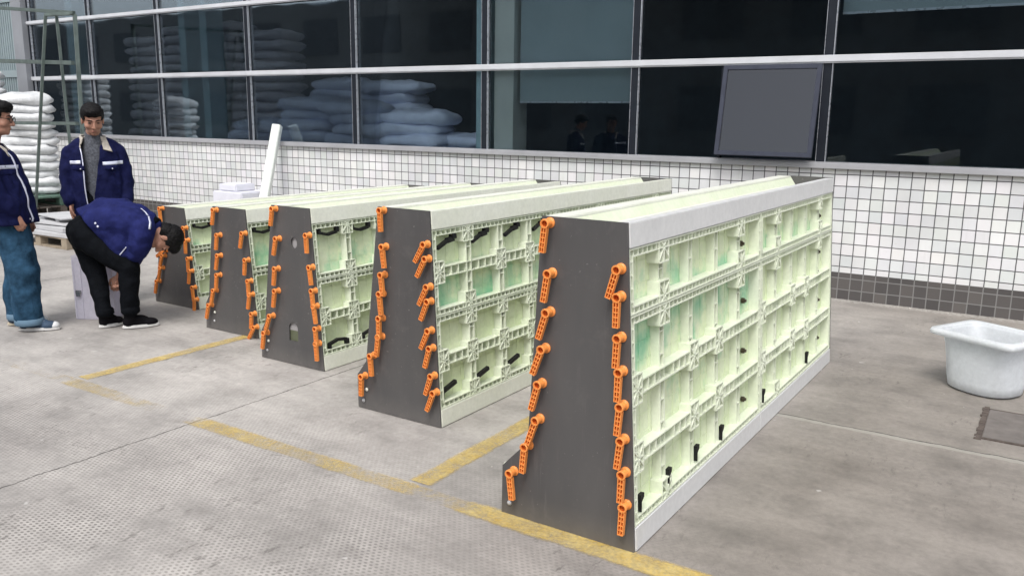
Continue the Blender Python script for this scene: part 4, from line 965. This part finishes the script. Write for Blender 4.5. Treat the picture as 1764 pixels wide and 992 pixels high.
# --- the man standing and looking down, navy jacket open over a grey sweater
def man_standing():
    O = Vector((-6.86, 4.10, 0)); HT = (-O).normalized(); HT = (Quaternion(ZU, R(4)) @ HT); HR = ZU.cross(HT)
    P = lambda x, f, z: O+HR*x+HT*f+ZU*z
    root = empty('person', O); tag(root, 'man standing with head bowed, navy work jacket open over a grey sweater, pale collar', 'person')
    b = MB(); hc = P(0, .055, 1.585); up = ZU*.93+HT*.33; fwd = HT-ZU*.42+HR*.03
    Tm, Mx = head_skin(b, hc, up, fwd, 1.02)
    limb(b, [(P(0,.02,1.52), .056), (P(0,-.01,1.43), .058), (P(0,-.02,1.30), .070)])
    for s_ in (-1, 1):
        limb(b, [(P(0,-.03,1.28), .08), (P(.15*s_,-.03,1.28), .045), (P(.205*s_,-.02,1.09), .040), (P(.212*s_,.05,.90), .028)])
        limb(b, [(P(.09*s_,-.02,.90), .09), (P(.10*s_,-.01,.50), .06), (P(.10*s_,-.02,.09), .045)])
    limb(b, [(P(0,-.03,1.22), .11), (P(0,-.02,1.10), .11), (P(0,-.02,.93), .12)])
    hand(b, P(-.212,.06,.895), HT*.10-ZU, HR*1+HT*.3, -1, .55)
    hand(b, P(.212,.06,.895), Vector((0,0,-1))+HT*.1, -HR, 1, .5)
    body = organic('body', b, .0052, M['skin'], root, 2)
    face_parts(Tm, Mx, root, 1.02); hair(Tm, Mx, root, 1.05, -.03, .050, 2)
    # sweater
    b = MB(); limb(b, [(P(0,-.01,1.455), .070), (P(0,-.01,1.40), .082), (P(0,-.01,1.33), .098), (P(0,-.005,1.24), .106), (P(0,0,1.08), .108), (P(0,0,.90), .110)])
    organic('sweater', b, .010, M['sweater'], root, 3, .003, 14)
    # trousers
    b = MB()
    for s_ in (-1, 1): limb(b, [(P(.08*s_,-.01,.92), .115), (P(.10*s_,0,.70), .100), (P(.105*s_,.01,.48), .078), (P(.11*s_,-.01,.10), .066)])
    organic('trousers', b, .010, M['blackcloth'], root, 3, .007, 8, None, lambda p, n_: p.z < .055)
    for s_ in (-1, 1): shoe(root, P(.10*s_,-.08,0), P(.13*s_,.19,0), .10, (M['shoe'], M['sole']))
    # jacket: a wide shell, opened down the front
    b = MB()
    for s_ in (-1, 1):
        limb(b, [(P(.02*s_,-.03,1.39), .070), (P(.11*s_,-.025,1.365), .066), (P(.172*s_,-.02,1.315), .064), (P(.206*s_,-.02,1.19), .062), (P(.220*s_,-.01,1.06), .060), (P(.222*s_,.02,.98), .057), (P(.216*s_,.05,.925), .048)])
        limb(b, [(P(.075*s_,-.01,1.28), .115), (P(.08*s_,.0,1.10), .120), (P(.085*s_,.0,.92), .124), (P(.085*s_,.0,.80), .128)])
    limb(b, [(P(0,-.03,1.31), .135), (P(0,-.03,1.1), .14), (P(0,-.03,.80), .145)])
    def cut(p, n_):
        q_ = p-O; x = q_.dot(HR); f = q_.dot(HT); z = q_.z
        if z < .735 and abs(x) < .24: return True
        if z < .868 and abs(x) > .235 and (Vector((q_.x,q_.y,0))).length > .2 and z < .862: return False
        t = max(0, min(1.3, (1.36-z)/.4)); xl = -.108+.022*t+.006*math.sin(z*11); xr = .036-.070*t
        if f > .03 and xl < x < max(xr, xl+.01) and z < 1.42: return True
        if z > 1.385 and abs(x) < .075: return True
        return False
    jk = organic('jacket', b, .009, M['navy'], root, 3, .015, 9, lambda c: Vector((c.x, c.y, c.z*.7)), cut, .006, 4)
    tr = bvh(jk); F = HT*1.0
    def on(x, z): return P(x, .8, z)
    patch('reflective_strip', tr, lambda u, v: on(-.195+.075*u, 1.252-.028*v+.006*u), 12, 3, -F, M['reflect'], jk)
    patch('reflective_strip', tr, lambda u, v: on(.045+.160*u, 1.243-.028*v+.008*u), 14, 3, -F, M['reflect'], jk)
    def zx(z): return -.108+.022*max(0, min(1.3, (1.36-z)/.4))+.006*math.sin(z*11)
    patch('zip', tr, lambda u, v: on(zx(1.36-.60*u)-.004-.008*v, 1.36-.60*u), 40, 1, -F, M['reflect'], jk, .005)
    for s_, x0 in ((-1,-.125),(1,.115)):
        patch('pocket_flap', tr, lambda u, v: on(x0-.055+.11*u, 1.215-.035*v-.010*(1-abs(2*u-1))*v), 8, 3, -F, M['navy'], jk, .007, .004)
        bb = MB(); h = tr.ray_cast(on(x0,1.188), -F, 3)[0]; ellipsoid(bb, h+HT*.010, (.006,.006,.006), None, 6); bb.build('button', M['reflect'], jk)
    for s_, (A1, A2, A3, A4) in ((1, ((.048,1.455),(.092,1.44),(.128,1.325),(.060,1.345))), (-1, ((-.062,1.455),(-.098,1.44),(-.118,1.365),(-.098,1.350)))):
        def lap(u, v):
            x = (A1[0]*(1-u)+A2[0]*u)*(1-v)+(A4[0]*(1-u)+A3[0]*u)*v; z_ = (A1[1]*(1-u)+A2[1]*u)*(1-v)+(A4[1]*(1-u)+A3[1]*u)*v
            return on(x, z_)
        patch('lapel', tr, lap, 6, 10, -F, M['fleece'], jk, .014, .010)
    # collar: fleece band around the neck with two falling points
    cb = MB()
    for s_ in (-1, 1):
        prof = []
        pts = [(P(0,-.105,1.435),.055), (P(.070*s_,-.080,1.438),.058), (P(.092*s_,-.01,1.428),.066), (P(.080*s_,.050,1.412),.060)]
        for i in range(len(pts)-1):
            (p, h), (q_, g_) = pts[i], pts[i+1]
            out = Vector((p-P(0,-.01,p.z)).to_tuple()).normalized(); out2 = Vector((q_-P(0,-.01,q_.z)).to_tuple()).normalized()
            vs = [p+ZU*h*.45, p+out*.022-ZU*h*.55, q_+out2*.022-ZU*g_*.55, q_+ZU*g_*.45]; nn = (vs[1]-vs[0]).cross(vs[3]-vs[0]).normalized()*.012
            cb.add(vs+[v+nn for v in vs], [(0,1,2,3),(7,6,5,4),(0,4,5,1),(1,5,6,2),(2,6,7,3),(3,7,4,0)])
    organic('collar', cb, .007, M['fleece'], jk, 2, .002, 40)
    return root
man_standing()
# --- the man at the left edge, seen from the side, glasses and jeans
def man_left():
    O = Vector((-6.64, 3.28, 0)); HT = (-O).normalized(); HR = ZU.cross(HT); O -= HR*.035; D = (HR*1.0+HT*.20).normalized(); S = D.cross(ZU)     # D = where he faces, S = his right side, towards the camera
    P = lambda f, s_, z: O+D*f+S*s_+ZU*z
    root = empty('person', O); tag(root, 'man in glasses at the left edge, navy jacket, loose blue jeans and sneakers', 'person')
    b = MB(); hc = P(-.005, 0, 1.595); Tm, Mx = head_skin(b, hc, ZU*1+D*.12, D-ZU*.14+S*.10, 1.04)
    limb(b, [(P(-.03,0,1.54), .060), (P(-.06,0,1.43), .060), (P(-.06,0,1.34), .065)])
    for s_ in (-1, 1):
        limb(b, [(P(-.06,.02*s_,1.27), .06), (P(-.07,.16*s_,1.27), .040), (P(-.04,.225*s_,1.08), .036), (P(.065,.208*s_,.92), .028)])
        limb(b, [(P(-.02,.08*s_,.88), .09), (P(.03+(.05 if s_ > 0 else -.01),.11*s_,.48), .06), (P((.075 if s_ > 0 else -.02),.11*s_,.12), .042)])
    limb(b, [(P(-.05,0,1.24), .09), (P(-.03,0,1.08), .10), (P(-.02,0,.93), .11)])
    hand(b, P(.075,.205,.905), D*.45-ZU, -S, 1, .75); hand(b, P(.07,-.20,.85), D*.4-ZU, S, -1, .6)
    organic('body', b, .0052, M['skin'], root, 2)
    face_parts(Tm, Mx, root, 1.04, True); hair(Tm, Mx, root, 1.07, -.055, .048, 8)
    b = MB(); limb(b, [(P(-.075,0,1.455), .070), (P(-.078,0,1.40), .082)]); organic('undershirt_collar', b, .008, M['blackcloth'], root, 2)
    b = MB()
    for s_, fo, fz in ((1, .075, 0), (-1, -.02, 0)):
        limb(b, [(P(-.02,.08*s_,.90), .125), (P(.02+fo*.3,.10*s_,.68), .118), (P(.04+fo*.7,.11*s_,.46), .104), (P(.01+fo,.11*s_,.25), .098), (P(.015+fo,.11*s_,.10), .094)])
    organic('jeans', b, .010, M['jeans'], root, 3, .011, 7, lambda c: Vector((c.x, c.y, c.z*.9)), lambda p, n_: p.z < .050, .005, 6)
    b = MB()
    for s_, fo in ((1, .075), (-1, -.02)): b.lathe([(.098,.052),(.104,.060),(.102,.100),(.092,.104)], P(.018+fo,.11*s_,0), ZU, 24)
    b.build('turned_up_hem', simple('hem', (.10,.17,.24), .9), root, smooth=True)
    for s_, fo, mts in ((1, .085, (M['shoeblue'], M['sole'])), (-1, -.03, (M['shoeblue'], M['soletan']))):
        o, (heel, d, u_, sd_, ln_) = shoe(root, P(-.07+fo,.105*s_,.002), P(.215+fo,.115*s_+.02,.002), .10, mts)
        tb_ = MB(); ellipsoid(tb_, heel+d*ln_*.86+u_*.034, (.040,.042,.030), Matrix((sd_, d, u_)).transposed(), 8); tb_.build('toe_cap', M['shoewhite'], o, smooth=True)
        lc = MB()
        for j in range(4): lc.bar(heel+d*ln_*(.48+.07*j)+u_*(.098-.012*j)-sd_*.022, heel+d*ln_*(.50+.07*j)+u_*(.098-.012*j)+sd_*.022, .007, .005)
        lc.build('laces', M['sole'], o)
    b = MB()
    limb(b, [(P(-.08,0,1.38), .085), (P(-.075,.12,1.34), .080), (P(-.075,.20,1.29), .085), (P(-.05,.245,1.12), .082), (P(-.01,.245,1.02), .078), (P(.05,.220,.98), .062), (P(.070,.212,.935), .052)])
    limb(b, [(P(-.08,0,1.38), .085), (P(-.075,-.12,1.34), .080), (P(-.075,-.20,1.29), .085), (P(-.05,-.245,1.12), .082), (P(-.01,-.245,1.02), .078), (P(.06,-.225,.93), .066), (P(.080,-.215,.895), .055)])
    for s_ in (-1, 1):
        limb(b, [(P(-.07,.09*s_,1.30), .120), (P(-.04,.10*s_,1.12), .138), (P(-.01,.10*s_,.98), .150), (P(.0,.10*s_,.84), .162)])
    limb(b, [(P(.0,0,1.28), .10), (P(.05,0,1.05), .12), (P(.065,0,.85), .135)])
    jk = organic('jacket', b, .009, M['navy'], root, 3, .015, 9, lambda c: Vector((c.x, c.y, c.z*.7)), lambda p, n_: (p.z < .825) or (p.z > 1.41), .006, 9)
    tr = bvh(jk)
    patch('reflective_strip', tr, lambda u, v: P(.015+.095*u, .9, 1.262-.026*v-.006*u), 10, 3, -S, M['reflect'], jk)
    patch('pocket_flap', tr, lambda u, v: P(.01+.09*u, .9, 1.225-.034*v), 8, 3, -S, M['navy'], jk, .006)
    fz = D*.93+S*.36
    patch('zip', tr, lambda u, v: P(0,.035+.009*v,0)+D*1.2+S*.30+ZU*(1.35-.515*u), 40, 1, -(D*.97+S*.24), M['reflect'], jk, .006)
    cb = MB()
    for s_ in (-1, 1):
        pts = [(P(-.16,0,1.425)), P(-.14,.08*s_,1.422), P(-.07,.105*s_,1.408), P(.0,.085*s_,1.385), P(.045,.06*s_,1.345)]
        for p, q_ in zip(pts[:-1], pts[1:]):
            vs = [p+ZU*.026, p-ZU*.030+(p-P(-.07,0,p.z)).normalized()*.02, q_-ZU*.034+(q_-P(-.07,0,q_.z)).normalized()*.02, q_+ZU*.026]; nn = (vs[1]-vs[0]).cross(vs[3]-vs[0]).normalized()*.012
            cb.add(vs+[v+nn for v in vs], [(0,1,2,3),(7,6,5,4),(0,4,5,1),(1,5,6,2),(2,6,7,3),(3,7,4,0)])
    organic('collar', cb, .007, M['fleece'], jk, 2, .002, 40)
    bb = MB(); 
    for z_ in (.86,): ellipsoid(bb, P(.165,.12,z_), (.007,.007,.007), None, 6)
    bb.build('button', M['reflect'], jk)
    return root
man_left()
# --- the man bending over, blue jacket, black trousers
def man_bending():
    DD = 6.55
    HT = (CAMP-at(205, 430, DD)); HT.z = 0; HT.normalize(); HR = ZU.cross(HT)
    Q = lambda x, y, f=0: at(x, y, DD-f*.93)           # f metres towards the camera
    O = at(207, 560, DD+.12); O.z = 0
    root = empty('person', O); tag(root, 'man bending forward with his head down beside the smallest mould, blue jacket and black trousers', 'person')
    b = MB(); hc = Q(283, 411); up = (HR*.93-ZU*.30); fwd = (-ZU*.93-HR*.42+HT*.10)
    Tm, Mx = head_skin(b, hc, up, fwd, 1.0)
    limb(b, [(Q(276,405), .060), (Q(255,392), .062), (Q(240,385), .08)])
    limb(b, [(Q(235,385), .12), (Q(205,378), .125), (Q(175,383), .12), (Q(155,395), .12)])
    for s_ in (-1, 1):
        e_ = (232, 440); h_ = (205, 478)
        limb(b, [(Q(238,388), .08), (Q(247,398,.15*s_), .055), (Q(*e_,.10*s_-.03), .042), (Q(*h_,.03*s_-.10), .028)])
    limb(b, [(Q(150,405,-.06), .09), (Q(158,440,-.07), .060), (Q(168,478,-.06), .048), (Q(175,515,-.02), .040), (Q(178,528,.0), .034)]); limb(b, [(Q(155,405,.08), .09), (Q(186,434,.08), .062), (Q(221,460,.07), .050), (Q(223,500,.04), .040), (Q(224,526,.01), .034)])
    hand(b, Q(205,476,-.12), -HR*.35-ZU, HR*.2-HT, 1, .9); hand(b, Q(212,470,-.02), -HR*.25-ZU, -HR, -1, .9)
    organic('body', b, .0052, M['skin'], root, 2)
    face_parts(Tm, Mx, root, 1.0); hair(Tm, Mx, root, 1.05, -.045, .045, 12)
    b = MB()
    limb(b, [(Q(148,401,.0), .138), (Q(163,399,.0), .130)])
    limb(b, [(Q(150,404,-.06), .128), (Q(157,440,-.07), .096), (Q(167,478,-.06), .070), (Q(175,515,-.02), .060), (Q(181,540,.0), .057)])
    limb(b, [(Q(152,406,.06), .130), (Q(184,432,.08), .100), (Q(222,460,.07), .078), (Q(223,500,.04), .067), (Q(224,532,.01), .063)])
    organic('trousers', b, .010, M['blackcloth'], root, 3, .010, 8, None, lambda p, n_: p.z < .095, .005, 2)
    b = MB(); b.lathe([(.060,-.01),(.070,.0),(.068,.03),(.060,.045)], Q(225,537,.01), ZU, 20); b.build('trouser_cuff', M['blackcloth'], root, smooth=True); b = MB(); b.lathe([(.055,-.01),(.064,.0),(.062,.03),(.054,.045)], Q(182,540,.0), ZU, 20)
    b.build('trouser_cuff', M['blackcloth'], root, smooth=True)
    def gp(x, y):
        d_ = at(x, y, 1)-CAMP; t_ = (0-CAM_H)/d_.z; p = CAMP+d_*t_; p.z = .002; return p
    shoe(root, gp(212,567), gp(274,560), .20, (M['shoe'], M['sole'])); shoe(root, gp(172,566), gp(206,558)+HR*.03, .20, (M['shoe'], M['sole']))
    b = MB(); limb(b, [(Q(124,385,.10)-HR*.01, .030), (Q(132,375,.09), .03)])
    # jacket
    b = MB()
    limb(b, [(Q(146,385), .115), (Q(162,377), .125), (Q(180,372), .138), (Q(205,374), .148), (Q(230,381), .140), (Q(248,388), .115), (Q(258,394), .090)])
    for s_ in (-1, 1):
        limb(b, [(Q(168,382,.10*s_), .110), (Q(195,380,.13*s_), .122), (Q(228,384,.13*s_), .112), (Q(246,391,.13*s_), .088)])
    limb(b, [(Q(246,396,.17), .088), (Q(242,418,.15), .080), (Q(232,438,.08), .070), (Q(224,452,.02), .058)])
    limb(b, [(Q(246,396,-.17), .088), (Q(242,420,-.17), .080), (Q(230,442,-.15), .070), (Q(216,462,-.12), .056)])
    # hanging front of the jacket, its hem falling from the back pocket to below the belly
    limb(b, [(Q(215,400,.09), .11), (Q(212,418,.11), .085), (Q(211,434,.12), .045)]); limb(b, [(Q(190,398,.12), .095), (Q(198,414,.13), .070), (Q(206,430,.13), .045)])
    limb(b, [(Q(215,400,-.09), .11), (Q(212,430,-.11), .07)])
    p1, p2 = Q(130,358), Q(211,450); dl = (p2-p1).normalized(); nrm_ = dl.cross(HT).normalized()
    if nrm_.dot(HR) > 0: nrm_ = -nrm_
    jk = organic('jacket', b, .009, M['navy2'], root, 4, .014, 9, lambda c: Vector((c.x*.8, c.y*.8, c.z*.9)), lambda p, n_: (p-p1).dot(nrm_) > .0, .006, 5)
    tr = bvh(jk); VR = (at(215,410,1)-CAMP).normalized()
    pth = [(247,352),(256,359),(262,368),(265,380),(264,393)]
    def pp(u):
        f = u*(len(pth)-1); i = min(int(f), len(pth)-2); t = f-i; return pth[i][0]*(1-t)+pth[i+1][0]*t, pth[i][1]*(1-t)+pth[i+1][1]*t
    def strip(u, v):
        x, y = pp(u); wd = 1.2+1.6*u; return Q(x-wd*v*1.6, y+1, .8)
    patch('reflective_strip', tr, strip, 16, 2, VR, M['reflect'], jk, .006)
    def hemline(u, v): return Q(206+12.5*u-1.7*v, 443-15*u-1.2*v, .8)
    patch('zip', tr, hemline, 10, 1, VR, M['reflect'], jk, .006)
    for (x, y) in ((159,382),(163.5,388)):
        h = tr.ray_cast(Q(x, y, .9), VR, 3)[0]
        if h is not None: bb = MB(); ellipsoid(bb, h+HT*.004, (.009,.009,.009), None, 6); bb.build('button', M['reflect'], jk)
    # dark knitted collar and the pale collar edge behind the neck
    b = MB(); b.lathe([(.062,-.02),(.082,-.03),(.098,-.01),(.094,.035),(.070,.05),(.060,.045)], Q(258,391), Q(276,402)-Q(258,391), 24); b.build('collar', M['blackcloth'], jk, smooth=True)
    # maker's patch on the trousers: a small pale peak
    trp = None
    return root
man_bending()
# maker's emblem on the black trousers and its dot, sewn on
# ------------------------------------------------------------------ milky plastic box standing behind the bending man
bx = empty('plastic_box', at(176, 545, 6.95)); bx.location.z = 0; tag(bx, 'pale see-through plastic box with metal latches on the ground behind the bending man', 'box')
c0 = at(177, 540, 6.95); c0.z = 0
def TB(p): return c0+HR*p[0]+HT*p[1]+ZU*p[2]
b = MB(); t_ = .006
b.box((-.155,-.12,.004),(-.149,.12,.50),0,TB); b.box((.149,-.12,.004),(.155,.12,.50),0,TB); b.box((-.149,-.12,.004),(.149,-.114,.50),0,TB); b.box((-.149,.114,.004),(.149,.12,.50),0,TB); b.box((-.149,-.114,.004),(.149,.114,.010),0,TB)
for x in (-.155,-.10,.10,.150): b.box((x,.1205,.01),(x+.012,.128,.49),0,TB)
b.build('body', M['clear'], bx)
b = MB(); b.box((-.162,-.127,.501),(.162,.127,.522),0,TB); b.build('lid', M['clear'], bx, bevel=.004)
for x in (-.115, .115):
    b = MB(); b.box((x-.024,.1285,.215),(x+.024,.138,.245),0,TB); b.box((x-.018,.138,.195),(x+.018,.142,.235),0,TB); b.build('latch', M['metal'], bx, bevel=.002)
